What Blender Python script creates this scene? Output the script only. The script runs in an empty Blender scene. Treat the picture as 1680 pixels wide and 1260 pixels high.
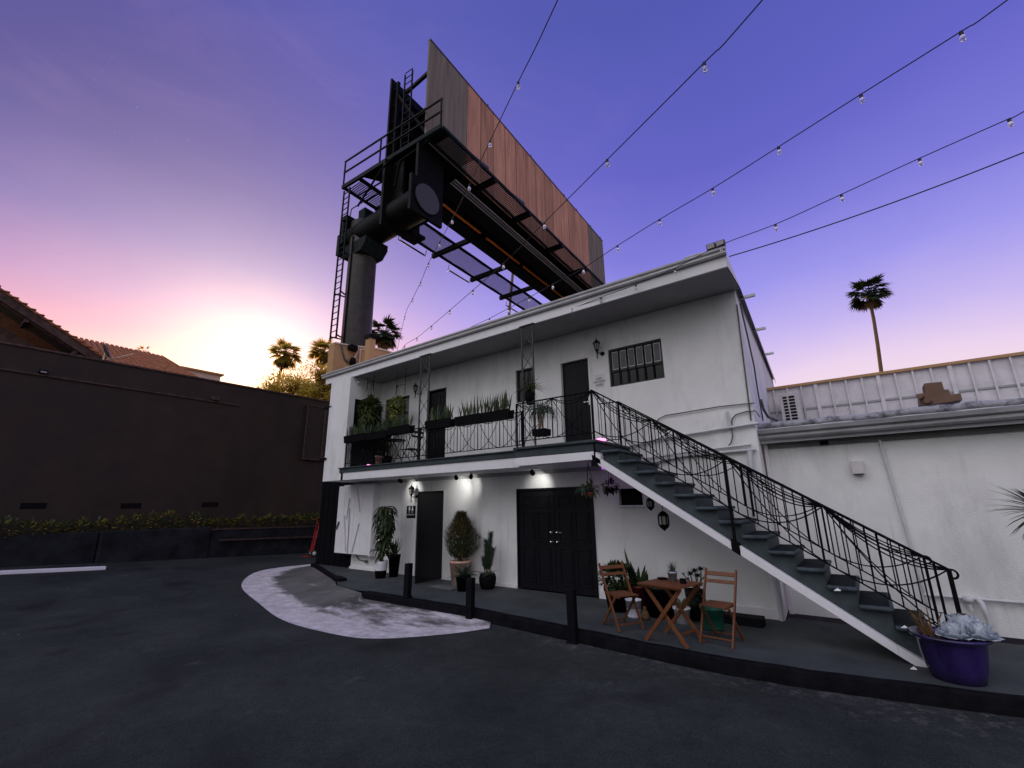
import bpy, math, random
from mathutils import Vector, Matrix
random.seed(7)
D = bpy.data
S = bpy.context.scene
COL = S.collection
R = math.radians

# ------------------------------------------------------------------ camera
CAM = Vector((0.0, 0.0, 1.756))
YAW, PITCH, ROLL, FPX = -0.644, 0.26, -0.014, 741.4
fw = Vector((math.sin(YAW)*math.cos(PITCH), math.cos(YAW)*math.cos(PITCH), math.sin(PITCH)))
rt0 = Vector((math.cos(YAW), -math.sin(YAW), 0.0))
up0 = rt0.cross(fw)
rt = rt0*math.cos(ROLL) + up0*math.sin(ROLL)
up = -rt0*math.sin(ROLL) + up0*math.cos(ROLL)
cd = D.cameras.new('camera')
cam = D.objects.new('camera', cd)
COL.objects.link(cam)
cam.matrix_world = Matrix(((rt.x, up.x, -fw.x, CAM.x), (rt.y, up.y, -fw.y, CAM.y), (rt.z, up.z, -fw.z, CAM.z), (0, 0, 0, 1)))
cd.sensor_width = 36.0
cd.lens = 36.0*FPX/1680.0
cd.clip_start = 0.05
cd.clip_end = 2000.0
S.camera = cam
S.render.resolution_x = 1024
S.render.resolution_y = 768
S.render.engine = 'CYCLES'
S.cycles.max_bounces = 6
S.cycles.transparent_max_bounces = 12

# ------------------------------------------------------------------ sky
SUN = Vector((-0.892, 0.365, 0.245)).normalized()
W = D.worlds.new('World')
S.world = W
W.use_nodes = True
wn, wl = W.node_tree.nodes, W.node_tree.links
for n in list(wn):
    wn.remove(n)
def wnode(t, **k):
    n = wn.new(t)
    for a, b in k.items():
        setattr(n, a, b)
    return n
def wmath(op, a, b=None, clamp=False):
    n = wnode('ShaderNodeMath', operation=op, use_clamp=clamp)
    for i, v in enumerate((a, b)):
        if v is None:
            continue
        if isinstance(v, (int, float)):
            n.inputs[i].default_value = v
        else:
            wl.new(v, n.inputs[i])
    return n.outputs[0]
def wramp(fac, stops):
    n = wnode('ShaderNodeValToRGB')
    n.color_ramp.interpolation = 'B_SPLINE' if False else 'EASE'
    n.color_ramp.interpolation = 'LINEAR'
    e = n.color_ramp.elements
    while len(e) > 1:
        e.remove(e[-1])
    e[0].position = stops[0][0]; e[0].color = (*stops[0][1], 1)
    for p, c in stops[1:]:
        q = e.new(p); q.color = (*c, 1)
    wl.new(fac, n.inputs[0])
    return n.outputs[0]
def wmix(f, a, b, mode='MIX'):
    n = wnode('ShaderNodeMix', data_type='RGBA', blend_type=mode)
    n.clamp_result = False
    for i, v in ((0, f), (6, a), (7, b)):
        if isinstance(v, (int, float)):
            n.inputs[i].default_value = v
        elif isinstance(v, tuple):
            n.inputs[i].default_value = (*v, 1)
        else:
            wl.new(v, n.inputs[i])
    return n.outputs[2]
tc = wnode('ShaderNodeTexCoord')
sep = wnode('ShaderNodeSeparateXYZ')
wl.new(tc.outputs['Generated'], sep.inputs[0])
X, Y, Z = sep.outputs
def smooth(v, a, b):
    n = wnode('ShaderNodeMapRange', interpolation_type='SMOOTHSTEP')
    wl.new(v, n.inputs[0])
    n.inputs[1].default_value = a; n.inputs[2].default_value = b
    return n.outputs[0]
ns = wnode('ShaderNodeTexNoise')
ns.inputs['Scale'].default_value = 2.2
ns.inputs['Detail'].default_value = 5
wl.new(tc.outputs['Generated'], ns.inputs[0])
zz = wmath('ADD', Z, wmath('MULTIPLY', wmath('SUBTRACT', ns.outputs[0], 0.5), 0.13))
right = wramp(zz, [(0.0, (1.0, 0.80, 0.70)), (0.15, (0.96, 0.76, 0.80)), (0.22, (0.84, 0.66, 0.86)), (0.30, (0.58, 0.48, 0.88)), (0.40, (0.34, 0.31, 0.84)), (0.5, (0.21, 0.20, 0.70)), (0.62, (0.13, 0.13, 0.57)), (0.80, (0.085, 0.10, 0.44)), (1.0, (0.09, 0.10, 0.40))])
left = wramp(zz, [(0.0, (1.0, 0.50, 0.16)), (0.16, (1.0, 0.54, 0.36)), (0.27, (0.86, 0.38, 0.46)), (0.35, (0.46, 0.26, 0.50)), (0.44, (0.18, 0.145, 0.40)), (0.55, (0.062, 0.064, 0.24)), (0.70, (0.028, 0.030, 0.12)), (1.0, (0.05, 0.05, 0.2))])
back = wramp(zz, [(0.0, (0.42, 0.42, 0.42)), (0.22, (0.62, 0.61, 0.64)), (0.45, (1.25, 1.22, 1.32)), (0.70, (1.85, 1.80, 1.98)), (1.0, (1.0, 1.02, 1.2))])
nx = wmath('MULTIPLY', X, -1.0)
ny = wmath('MULTIPLY', Y, -1.0)
sky = wmix(smooth(nx, 0.45, 0.98), right, left)
sky = wmix(smooth(ny, 0.04, 0.55), sky, back)
dot = wnode('ShaderNodeVectorMath', operation='DOT_PRODUCT')
wl.new(tc.outputs['Generated'], dot.inputs[0])
dot.inputs[1].default_value = SUN
c = wmath('MAXIMUM', dot.outputs['Value'], 0.0)
# the glow hugs the horizon: weight falls with height above the sun
def glow(p, col, k):
    f = wmath('MULTIPLY', wmath('POWER', c, p), k)
    n = wnode('ShaderNodeMix', data_type='RGBA', blend_type='ADD')
    n.clamp_result = False
    n.inputs[0].default_value = 1.0
    sc = wnode('ShaderNodeVectorMath', operation='SCALE')
    sc.inputs[0].default_value = col
    wl.new(f, sc.inputs['Scale'])
    return n, sc
for p, col, k in ((8, (0.55, 0.36, 0.36), 0.40), (26, (1.0, 0.74, 0.44), 0.40), (120, (1.0, 0.78, 0.34), 0.9)):
    n, sc = glow(p, col, k)
    wl.new(sky, n.inputs[6]); wl.new(sc.outputs[0], n.inputs[7])
    sky = n.outputs[2]
# a golden band low over the sunset
lowb = wnode('ShaderNodeMapRange', interpolation_type='SMOOTHSTEP')
wl.new(Z, lowb.inputs[0]); lowb.inputs[1].default_value = 0.32; lowb.inputs[2].default_value = 0.12
n, sc = glow(7, (1.0, 0.58, 0.08), 0.55)
lm = wmath('MULTIPLY', wmath('MULTIPLY', wmath('POWER', c, 6), 0.85), lowb.outputs[0])
wl.new(lm, sc.inputs['Scale'])
wl.new(sky, n.inputs[6]); wl.new(sc.outputs[0], n.inputs[7]); sky = n.outputs[2]
# thin uneven wisps of pink haze
mpw = wnode('ShaderNodeMapping'); mpw.inputs['Scale'].default_value = (1.6, 1.6, 5.0); mpw.inputs['Rotation'].default_value = (0.25, 0.15, 0.3)
wl.new(tc.outputs['Generated'], mpw.inputs[0])
nw = wnode('ShaderNodeTexNoise'); nw.inputs['Scale'].default_value = 2.4; nw.inputs['Detail'].default_value = 9; nw.inputs['Roughness'].default_value = 0.62
nw.inputs['Distortion'].default_value = 0.6
wl.new(mpw.outputs[0], nw.inputs[0])
wf = wmath('MULTIPLY', wmath('MULTIPLY', smooth(nw.outputs[0], 0.47, 0.72), smooth(nx, -0.1, 0.75)), 0.07)
sky = wmix(wf, sky, (0.62, 0.36, 0.62))
# faint stars high on the left
vs_ = wnode('ShaderNodeTexVoronoi'); vs_.inputs['Scale'].default_value = 42.0
wl.new(tc.outputs['Generated'], vs_.inputs['Vector'])
st_ = wnode('ShaderNodeMapRange'); wl.new(vs_.outputs['Distance'], st_.inputs[0]); st_.inputs[1].default_value = 0.075; st_.inputs[2].default_value = 0.03
sm_ = wmath('MULTIPLY', wmath('MULTIPLY', st_.outputs[0], smooth(nx, 0.62, 0.9)), smooth(Z, 0.5, 0.6))
n = wnode('ShaderNodeMix', data_type='RGBA', blend_type='ADD'); n.clamp_result = False; n.inputs[0].default_value = 1.0
sc = wnode('ShaderNodeVectorMath', operation='SCALE'); sc.inputs[0].default_value = (0.10, 0.09, 0.13); wl.new(sm_, sc.inputs['Scale'])
wl.new(sky, n.inputs[6]); wl.new(sc.outputs[0], n.inputs[7]); sky = n.outputs[2]
bg = wnode('ShaderNodeBackground')
bg.inputs['Strength'].default_value = 1.0
wl.new(sky, bg.inputs['Color'])
wo = wnode('ShaderNodeOutputWorld')
wl.new(bg.outputs[0], wo.inputs[0])

sl = D.lights.new('sun', 'SUN')
sl.energy = 5.0
sl.angle = R(0.8)
sl.color = (1.0, 0.62, 0.36)
sun = D.objects.new('sun', sl)
sun.rotation_euler = SUN.to_track_quat('Z', 'Y').to_euler()
sun.location = (-30, 12, 20)
COL.objects.link(sun)
S.view_settings.view_transform = 'Standard'
S.view_settings.look = 'None'
S.view_settings.exposure = 0.0
S.view_settings.gamma = 1.0

# ------------------------------------------------------------------ helpers
def ray(px, py):
    return fw + rt*((px-840)/FPX) - up*((py-630)/FPX)
def PY(px, py, y):
    d = ray(px, py); return CAM + d*((y-CAM.y)/d.y)
def PX(px, py, x):
    d = ray(px, py); return CAM + d*((x-CAM.x)/d.x)
def PZ(px, py, z):
    d = ray(px, py); return CAM + d*((z-CAM.z)/d.z)

def mat(name, col, rough=0.7, var=0.12, scale=6.0, bump=0.0, bscale=60.0, metal=0.0, col2=None, stain=None, emit=None, estr=1.0, alpha=None, trans=0.0, stretch=None, spec=0.3, sub=0.0):
    m = D.materials.new(name)
    m.use_nodes = True
    nt = m.node_tree
    n, l = nt.nodes, nt.links
    b = n['Principled BSDF']
    b.inputs['Roughness'].default_value = rough
    b.inputs['Metallic'].default_value = metal
    b.inputs['Specular IOR Level'].default_value = spec
    tcn = n.new('ShaderNodeTexCoord')
    vec = tcn.outputs['Object']
    if stretch:
        mp = n.new('ShaderNodeMapping')
        mp.inputs['Scale'].default_value = stretch
        l.new(vec, mp.inputs[0]); vec = mp.outputs[0]
    nz = n.new('ShaderNodeTexNoise')
    nz.inputs['Scale'].default_value = scale
    nz.inputs['Detail'].default_value = 7
    nz.inputs['Roughness'].default_value = 0.62
    l.new(vec, nz.inputs[0])
    rp = n.new('ShaderNodeValToRGB')
    c2 = col2 or tuple(max(0, x*(1-var*1.6)) for x in col)
    c1 = tuple(min(1, x*(1+var*0.6)) for x in col) if not col2 else col
    rp.color_ramp.elements[0].position = 0.32; rp.color_ramp.elements[0].color = (*c2, 1)
    rp.color_ramp.elements[1].position = 0.66; rp.color_ramp.elements[1].color = (*c1, 1)
    l.new(nz.outputs[0], rp.inputs[0])
    out = rp.outputs[0]
    if stain:
        sc, scol, lo, hi, amt, st = stain
        mp = n.new('ShaderNodeMapping'); mp.inputs['Scale'].default_value = st
        l.new(tcn.outputs['Object'], mp.inputs[0])
        n2 = n.new('ShaderNodeTexNoise'); n2.inputs['Scale'].default_value = sc; n2.inputs['Detail'].default_value = 8
        n2.inputs['Roughness'].default_value = 0.7
        l.new(mp.outputs[0], n2.inputs[0])
        mr = n.new('ShaderNodeMapRange'); mr.inputs[1].default_value = lo; mr.inputs[2].default_value = hi; mr.inputs[4].default_value = amt
        l.new(n2.outputs[0], mr.inputs[0])
        mx = n.new('ShaderNodeMix'); mx.data_type = 'RGBA'
        l.new(mr.outputs[0], mx.inputs[0]); l.new(out, mx.inputs[6]); mx.inputs[7].default_value = (*scol, 1)
        out = mx.outputs[2]
    if name == 'white_stucco':
        mp2 = n.new('ShaderNodeMapping'); mp2.inputs['Scale'].default_value = (7, 7, 0.5)
        l.new(tcn.outputs['Object'], mp2.inputs[0])
        n4 = n.new('ShaderNodeTexNoise'); n4.inputs['Scale'].default_value = 1.0; n4.inputs['Detail'].default_value = 6
        l.new(mp2.outputs[0], n4.inputs[0])
        mr2 = n.new('ShaderNodeMapRange'); mr2.inputs[1].default_value = 0.60; mr2.inputs[2].default_value = 0.80; mr2.inputs[4].default_value = 0.45
        l.new(n4.outputs[0], mr2.inputs[0])
        mx2 = n.new('ShaderNodeMix'); mx2.data_type = 'RGBA'
        l.new(mr2.outputs[0], mx2.inputs[0]); l.new(out, mx2.inputs[6]); mx2.inputs[7].default_value = (0.34, 0.33, 0.31, 1)
        out = mx2.outputs[2]
    l.new(out, b.inputs['Base Color'])
    if bump:
        n3 = n.new('ShaderNodeTexNoise'); n3.inputs['Scale'].default_value = bscale; n3.inputs['Detail'].default_value = 6
        l.new(vec, n3.inputs[0])
        bp = n.new('ShaderNodeBump'); bp.inputs['Strength'].default_value = bump; bp.inputs['Distance'].default_value = 0.02
        l.new(n3.outputs[0], bp.inputs['Height']); l.new(bp.outputs[0], b.inputs['Normal'])
    if emit:
        b.inputs['Emission Color'].default_value = (*emit, 1)
        b.inputs['Emission Strength'].default_value = estr
    if trans:
        b.inputs['Transmission Weight'].default_value = trans
    if alpha is not None:
        b.inputs['Alpha'].default_value = alpha
    if sub:
        tl = n.new('ShaderNodeBsdfTranslucent')
        l.new(out, tl.inputs[0])
        ms = n.new('ShaderNodeMixShader'); ms.inputs[0].default_value = sub
        l.new(b.outputs[0], ms.inputs[1]); l.new(tl.outputs[0], ms.inputs[2])
        l.new(ms.outputs[0], n['Material Output'].inputs[0])
    return m

class MB:
    def __init__(s):
        s.v, s.f, s.sm = [], [], []
    def add(s, vs, fs, smooth=False):
        o = len(s.v)
        s.v += [Vector(p) for p in vs]
        for f in fs:
            s.f.append(tuple(o+i for i in f)); s.sm.append(smooth)
    def box(s, x0, y0, z0, x1, y1, z1):
        if x0 > x1: x0, x1 = x1, x0
        if y0 > y1: y0, y1 = y1, y0
        if z0 > z1: z0, z1 = z1, z0
        s.add([(x0,y0,z0),(x1,y0,z0),(x1,y1,z0),(x0,y1,z0),(x0,y0,z1),(x1,y0,z1),(x1,y1,z1),(x0,y1,z1)],
              [(0,3,2,1),(4,5,6,7),(0,1,5,4),(1,2,6,5),(2,3,7,6),(3,0,4,7)])
        return s
    def beam(s, a, b, w, h, upv=(0,0,1)):
        a, b = Vector(a), Vector(b); d = (b-a).normalized(); u = Vector(upv)
        x = d.cross(u)
        if x.length < 1e-4: x = d.cross(Vector((1,0,0)))
        x.normalize(); y = x.cross(d).normalized()
        vs = []
        for p in (a, b):
            for i, j in ((-1,-1),(1,-1),(1,1),(-1,1)):
                vs.append(p + x*(i*w/2) + y*(j*h/2))
        s.add(vs, [(3,2,1,0),(4,5,6,7),(0,1,5,4),(1,2,6,5),(2,3,7,6),(3,0,4,7)])
        return s
    def tube(s, pts, r, n=8, cap=True):
        pts = [Vector(p) for p in pts]
        rs = r if isinstance(r, (list, tuple)) else [r]*len(pts)
        rings = []; px = None
        for i, p in enumerate(pts):
            t = (pts[min(i+1, len(pts)-1)] - pts[max(i-1, 0)])
            if t.length < 1e-9: t = Vector((0,0,1))
            t.normalize()
            if px is None:
                px = t.cross(Vector((0,0,1)))
                if px.length < 0.05: px = t.cross(Vector((0,1,0)))
            px = (px - t*px.dot(t))
            if px.length < 1e-6: px = t.orthogonal()
            px.normalize(); py = t.cross(px)
            rings.append([p + px*math.cos(2*math.pi*k/n)*rs[i] + py*math.sin(2*math.pi*k/n)*rs[i] for k in range(n)])
        vs = [q for g in rings for q in g]; fs = []
        for i in range(len(pts)-1):
            for k in range(n):
                a = i*n+k; b = i*n+(k+1) % n
                fs.append((a, b, b+n, a+n))
        s.add(vs, fs, n > 4)
        if cap:
            s.add(rings[0], [tuple(range(n-1, -1, -1))]); s.add(rings[-1], [tuple(range(n))])
        return s
    def lathe(s, c, prof, n=24, smooth=True, axis=None):
        c = Vector(c); vs = []; fs = []
        for r_, z in prof:
            for k in range(n):
                a = 2*math.pi*k/n
                vs.append(Vector((r_*math.cos(a), r_*math.sin(a), z)))
        if axis is not None:
            q = Vector(axis).to_track_quat('Z', 'Y')
            vs = [q @ p for p in vs]
        vs = [p + c for p in vs]
        for i in range(len(prof)-1):
            for k in range(n):
                a = i*n+k; b = i*n+(k+1) % n
                fs.append((a, b, b+n, a+n))
        s.add(vs, fs, smooth)
        if prof[0][0] > 1e-4: s.add(vs[:n], [tuple(range(n-1, -1, -1))])
        if prof[-1][0] > 1e-4: s.add(vs[-n:], [tuple(range(n))])
        return s
    def prism(s, poly, o, u, v, w):
        # polygon (a,b) in plane o + a*u + b*v, extruded along w
        o, u, v, w = map(Vector, (o, u, v, w)); n = len(poly)
        A = [o + u*a + v*b for a, b in poly]; B = [p + w for p in A]
        fs = [tuple(range(n)), tuple(range(2*n-1, n-1, -1))]
        for i in range(n):
            j = (i+1) % n
            fs.append((i, i+n, j+n, j))
        s.add(A+B, fs)
        return s
    def blade(s, base, d, length, width, droop=0.3, segs=4, fold=0.25, taper=1.0, side=None, base_w=0.5):
        base = Vector(base); d = Vector(d).normalized()
        sd = side or d.cross(Vector((0,0,1)))
        if sd.length < 0.05: sd = Vector((random.uniform(-1,1), random.uniform(-1,1), 0))
        sd = Vector(sd).normalized()
        vs = []; p = base.copy(); dd = d.copy(); st = length/segs
        for i in range(segs+1):
            t = i/segs
            w = width*0.5*((base_w + (1-base_w)*min(1, t*3.0)) * (1-t**(2.0*taper)) + 0.02)
            nrm = sd.cross(dd).normalized()
            vs += [p - sd*w + nrm*w*fold, p.copy(), p + sd*w + nrm*w*fold]
            dd = (dd + Vector((0,0,-1))*droop*(0.4+t)/segs).normalized()
            p = p + dd*st
        fs = []
        for i in range(segs):
            a = i*3
            fs += [(a, a+1, a+4, a+3), (a+1, a+2, a+5, a+4)]
        s.add(vs, fs, True)
        return s
    def build(s, name, m, parent=None, local=False, bevel=0.0, loc=None):
        me = D.meshes.new(name)
        off = Vector((0,0,0))
        if parent is not None and not local:
            q = parent
            while q is not None:
                off = off + Vector(q.location); q = q.parent
        if loc is not None: off = off + Vector(loc)
        me.from_pydata([tuple(p-off) for p in s.v], [], s.f)
        me.polygons.foreach_set('use_smooth', s.sm)
        ms = m if isinstance(m, (list, tuple)) else [m]
        for q in ms: me.materials.append(q)
        me.update()
        o = D.objects.new(name, me)
        COL.objects.link(o)
        if loc is not None: o.location = loc
        if parent is not None: o.parent = parent
        if bevel:
            bv = o.modifiers.new('bevel', 'BEVEL'); bv.width = bevel; bv.segments = 2; bv.limit_method = 'ANGLE'
            bv.harden_normals = False
        return o

def tag(o, label=None, cat=None, group=None, kind=None):
    if label: o['label'] = label
    if cat: o['category'] = cat
    if group: o['group'] = group
    if kind: o['kind'] = kind
    return o
def thing(name, label, cat, loc=(0,0,0), rz=0.0, group=None):
    o = D.objects.new(name, None)
    COL.objects.link(o)
    o.location = loc; o.rotation_euler = (0, 0, rz)
    o.empty_display_size = 0.2
    return tag(o, label, cat, group)
def copy_tree(o, parent=None):
    c = o.copy(); COL.objects.link(c)
    if parent is not None: c.parent = parent
    for ch in list(o.children):
        copy_tree(ch, c)
    return c
def box(x0,y0,z0,x1,y1,z1): return MB().box(x0,y0,z0,x1,y1,z1)
def textmesh(txt, size, name, m, parent, origin, u=Vector((1,0,0)), v=Vector((0,0,1)), align='CENTER', depth=0.001):
    cu = D.curves.new(name, 'FONT'); cu.body = txt; cu.size = size; cu.align_x = align; cu.extrude = depth
    t = D.objects.new(name, cu); COL.objects.link(t)
    dg = bpy.context.evaluated_depsgraph_get()
    me = D.meshes.new_from_object(t.evaluated_get(dg))
    D.objects.remove(t)
    w = Vector(u).cross(v)
    off = Vector(parent.location) if parent is not None else Vector((0,0,0))
    for p in me.vertices:
        c = p.co.copy(); p.co = Vector(origin) + u*c.x + v*c.y + w*c.z - off
    me.materials.clear(); me.materials.append(m)
    o = D.objects.new(name, me); COL.objects.link(o)
    if parent is not None: o.parent = parent
    return o

# ------------------------------------------------------------------ materials
M = {}
M['stucco'] = mat('white_stucco', (0.74,0.74,0.73), 0.85, 0.05, 1.6, 0.45, 70, stain=(1.3,(0.42,0.42,0.42),0.50,0.74,0.60,(1,1,0.35)))
M['trim'] = mat('white_trim', (0.72,0.71,0.73), 0.6, 0.06, 3, 0.1, 30, stain=(3,(0.45,0.44,0.42),0.55,0.8,0.5,(1,1,1)))
M['gutter'] = mat('gutter_metal', (0.50,0.50,0.51), 0.4, 0.1, 4, 0.05, 30, stain=(2,(0.25,0.23,0.22),0.5,0.8,0.6,(1,1,1)))
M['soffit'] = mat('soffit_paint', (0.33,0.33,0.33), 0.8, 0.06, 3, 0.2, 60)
M['tread'] = mat('tread_paint', (0.017,0.022,0.023), 0.8, 0.25, 5, 0.25, 50, spec=0.04)
M['nosing'] = mat('nosing_paint', (0.052,0.068,0.078), 0.6, 0.3, 9, 0.3, 50, spec=0.15)
M['slate'] = mat('slate_paint', (0.038,0.053,0.058), 0.65, 0.2, 5, 0.25, 50, stain=(7,(0.022,0.028,0.032),0.5,0.75,0.7,(1,1,1)))
M['terrace'] = mat('terrace_paint', (0.046,0.054,0.058), 0.75, 0.25, 1.7, 0.2, 40, stain=(4,(0.10,0.105,0.11),0.60,0.8,0.6,(1,1,1)))
M['kerb'] = mat('kerb_paint', (0.007,0.007,0.009), 0.75, 0.3, 6, 0.3, 40, stain=(14,(0.1,0.1,0.11),0.70,0.82,0.7,(1,1,1)), spec=0.04)
M['black'] = mat('black_paint', (0.007,0.007,0.009), 0.6, 0.2, 8, 0.1, 60, spec=0.04)
M['door'] = mat('door_paint', (0.008,0.008,0.011), 0.38, 0.2, 5, 0.05, 60, spec=0.14)
M['iron'] = mat('wrought_iron', (0.006,0.006,0.007), 0.6, 0.2, 20, 0.1, 80, spec=0.04)
M['greyiron'] = mat('grey_iron', (0.055,0.055,0.06), 0.5, 0.2, 20, spec=0.2)
M['steel'] = mat('dark_steel', (0.005,0.0055,0.0055), 0.5, 0.3, 5, 0.15, 30, stain=(3,(0.016,0.013,0.011),0.55,0.8,0.7,(1,1,0.3)), spec=0.05)
M['greensteel'] = mat('green_steel', (0.010,0.017,0.016), 0.55, 0.3, 6, spec=0.05)
M['chrome'] = mat('chrome', (0.7,0.68,0.64), 0.2, 0.05, 5, metal=1.0)
M['winframe'] = mat('window_frame', (0.018,0.018,0.02), 0.5, 0.2, 9)
M['winglass'] = mat('window_glass', (0.010,0.012,0.012), 0.10, 0.3, 2.5, spec=0.35)
M['winpaper'] = mat('papered_pane', (0.075,0.078,0.085), 0.12, 0.15, 5)
M['paper'] = mat('paper', (0.62,0.60,0.62), 0.7, 0.05, 9)
M['wood'] = mat('teak_wood', (0.15,0.052,0.018), 0.5, 0.3, 7, 0.15, 60, stretch=(9,9,1.2))
M['terracotta'] = mat('terracotta', (0.60,0.36,0.28), 0.8, 0.2, 5, 0.2, 30, stain=(3,(0.68,0.58,0.54),0.48,0.66,0.9,(1,1,1)))
M['potwhite'] = mat('pot_white', (0.70,0.68,0.72), 0.4, 0.05, 6)
M['potblack'] = mat('pot_black', (0.006,0.006,0.007), 0.6, 0.2, 6, spec=0.04)
M['glaze'] = mat('purple_glaze', (0.024,0.014,0.080), 0.15, 0.5, 3, 0.12, 12, stretch=(1,1,0.2), spec=0.5)
M['soil'] = mat('soil', (0.03,0.02,0.015), 0.95, 0.3, 30, 0.5, 80)
M['leaf'] = mat('leaf_dark', (0.032,0.052,0.016), 0.45, 0.3, 9, sub=0.25)
M['leafmid'] = mat('leaf_mid', (0.070,0.098,0.030), 0.45, 0.3, 9, sub=0.3)
M['leafblue'] = mat('leaf_blue', (0.070,0.105,0.075), 0.5, 0.3, 9, sub=0.2)
M['leafgold'] = mat('leaf_glow_gold', (0.45,0.34,0.06), 0.5, 0.2, 6, sub=0.85)  # golden glare of the low sun put into the leaf colour
M['annexgutter'] = mat('annex_gutter', (0.26,0.265,0.27), 0.35, 0.15, 3, 0.1, 20, stain=(2,(0.12,0.12,0.12),0.5,0.8,0.6,(0.3,1,1)))
M['ledger'] = mat('ledger_paint', (0.16,0.16,0.155), 0.8, 0.2, 3)
M['leaflime'] = mat('leaf_lime', (0.20,0.22,0.05), 0.5, 0.3, 9, sub=0.35)
M['leafdead'] = mat('leaf_dead', (0.20,0.12,0.055), 0.8, 0.3, 9, sub=0.25)
M['leafrust'] = mat('leaf_rust', (0.22,0.11,0.055), 0.6, 0.3, 9, sub=0.25)
M['leafpurple'] = mat('leaf_purple', (0.012,0.008,0.012), 0.5, 0.3, 9)
M['cabbage'] = mat('pale_leaf', (0.62,0.66,0.74), 0.5, 0.2, 9, col2=(0.42,0.50,0.54), sub=0.25)
M['bark'] = mat('bark', (0.16,0.10,0.06), 0.9, 0.35, 8, 0.6, 20, stretch=(1,1,4))
M['plywood'] = mat('weathered_plywood', (0.40,0.205,0.135), 0.85, 0.3, 1.0, 0.2, 10, stretch=(1,5,0.35), stain=(1.6,(0.14,0.085,0.06),0.46,0.72,0.9,(1,4.5,0.22)))
M['plygrey'] = mat('grey_plywood', (0.19,0.165,0.125), 0.85, 0.25, 1.0, 0.2, 10, stretch=(1,5,0.35), stain=(1.6,(0.28,0.24,0.19),0.62,0.8,0.9,(1,4.5,0.2)))
M['seam'] = mat('panel_seam', (0.10,0.05,0.035), 0.9)
M['orange'] = mat('orange_pipe', (0.75,0.22,0.03), 0.5, 0.1, 8)
M['silver'] = mat('galvanised', (0.42,0.43,0.46), 0.35, 0.15, 9, metal=0.6)
M['tan'] = mat('glow_tan_stucco', (0.44,0.26,0.12), 0.85, 0.12, 2, 0.4, 50, stain=(2,(0.25,0.16,0.11),0.5,0.75,0.7,(1,1,1)))  # orange sunset glare is painted into this tan base colour
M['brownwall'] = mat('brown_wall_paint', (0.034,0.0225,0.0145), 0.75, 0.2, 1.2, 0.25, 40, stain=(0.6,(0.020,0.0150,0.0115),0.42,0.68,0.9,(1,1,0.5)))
M['tile'] = mat('roof_tile', (0.36,0.14,0.06), 0.8, 0.3, 4, 0.3, 20, stretch=(1,1,3))
M['rafter'] = mat('eave_timber', (0.075,0.045,0.035), 0.8, 0.4, 6, 0.3, 20)
M['cream'] = mat('cream_paint', (0.62,0.50,0.36), 0.8, 0.06, 2)
M['annexwall'] = mat('metal_siding', (0.62,0.59,0.60), 0.6, 0.1, 2.5, 0.2, 20, stain=(3,(0.36,0.34,0.36),0.5,0.78,0.6,(1,1,1)))
M['membrane'] = mat('roof_membrane', (0.42,0.42,0.46), 0.8, 0.25, 5, 0.6, 12, stain=(5,(0.07,0.07,0.075),0.46,0.62,0.9,(1,1,1)))
M['brownbox'] = mat('brown_duct', (0.16,0.095,0.062), 0.7, 0.15, 4)
M['acwhite'] = mat('ac_casing', (0.55,0.52,0.52), 0.5, 0.08, 4)
M['vent'] = mat('vent_dark', (0.008,0.007,0.008), 0.7, spec=0.04)
M['column'] = mat('column_steel', (0.036,0.029,0.024), 0.42, 0.3, 3, 0.1, 20, stain=(2,(0.012,0.012,0.012),0.45,0.7,0.8,(1,1,0.25)), spec=0.25)  # brown tint paints in the warm flare around the column foot
M['planter'] = mat('planter_paint', (0.018,0.019,0.023), 0.7, 0.4, 2, 0.2, 20, stain=(2.5,(0.04,0.042,0.05),0.58,0.8,0.6,(1,1,1)), spec=0.1)
M['mat_'] = mat('worn_mat', (0.11,0.115,0.12), 0.9, 0.3, 8)
M['bulb'] = mat('bulb_glass', (0.80,0.80,0.85), 0.08, 0.02, 3, trans=0.75, spec=0.8)
M['wire'] = mat('black_wire', (0.008,0.008,0.012), 0.6)
M['red'] = mat('red_paint', (0.32,0.02,0.02), 0.45, 0.2, 8)
M['rubber'] = mat('rubber', (0.02,0.02,0.02), 0.8)
M['hub'] = mat('hub_white', (0.6,0.6,0.58), 0.5)
M['conduit'] = mat('painted_conduit', (0.56,0.56,0.58), 0.5, 0.08, 5)
M['cable'] = mat('grey_cable', (0.10,0.10,0.10), 0.6)
M['bucket'] = mat('bucket_plastic', (0.55,0.57,0.66), 0.4)
M['greenpot'] = mat('green_plastic', (0.012,0.075,0.05), 0.4)
M['redpot'] = mat('maroon_pot', (0.13,0.015,0.02), 0.5)
M['galv'] = mat('tin_can', (0.35,0.36,0.40), 0.4, 0.2, 8, metal=0.5)
M['lampglass'] = mat('lamp_glass', (0.35,0.34,0.32), 0.15, 0.1, 5, trans=0.3)
M['pinkled'] = mat('pink_led', (0.9,0.3,0.6), 0.3, emit=(1.0,0.22,0.62), estr=3.0)
M['spotface'] = mat('spot_lens', (0.9,0.9,0.85), 0.3, emit=(1.0,0.95,0.85), estr=6.0)
M['tabletop'] = mat('balcony_metal', (0.012,0.012,0.013), 0.5)
M['signtext'] = mat('sign_white', (0.75,0.75,0.78), 0.5)
M['signink'] = mat('sign_ink', (0.03,0.02,0.06), 0.6)
M['litter'] = mat('litter_white', (0.7,0.7,0.68), 0.7)

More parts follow.
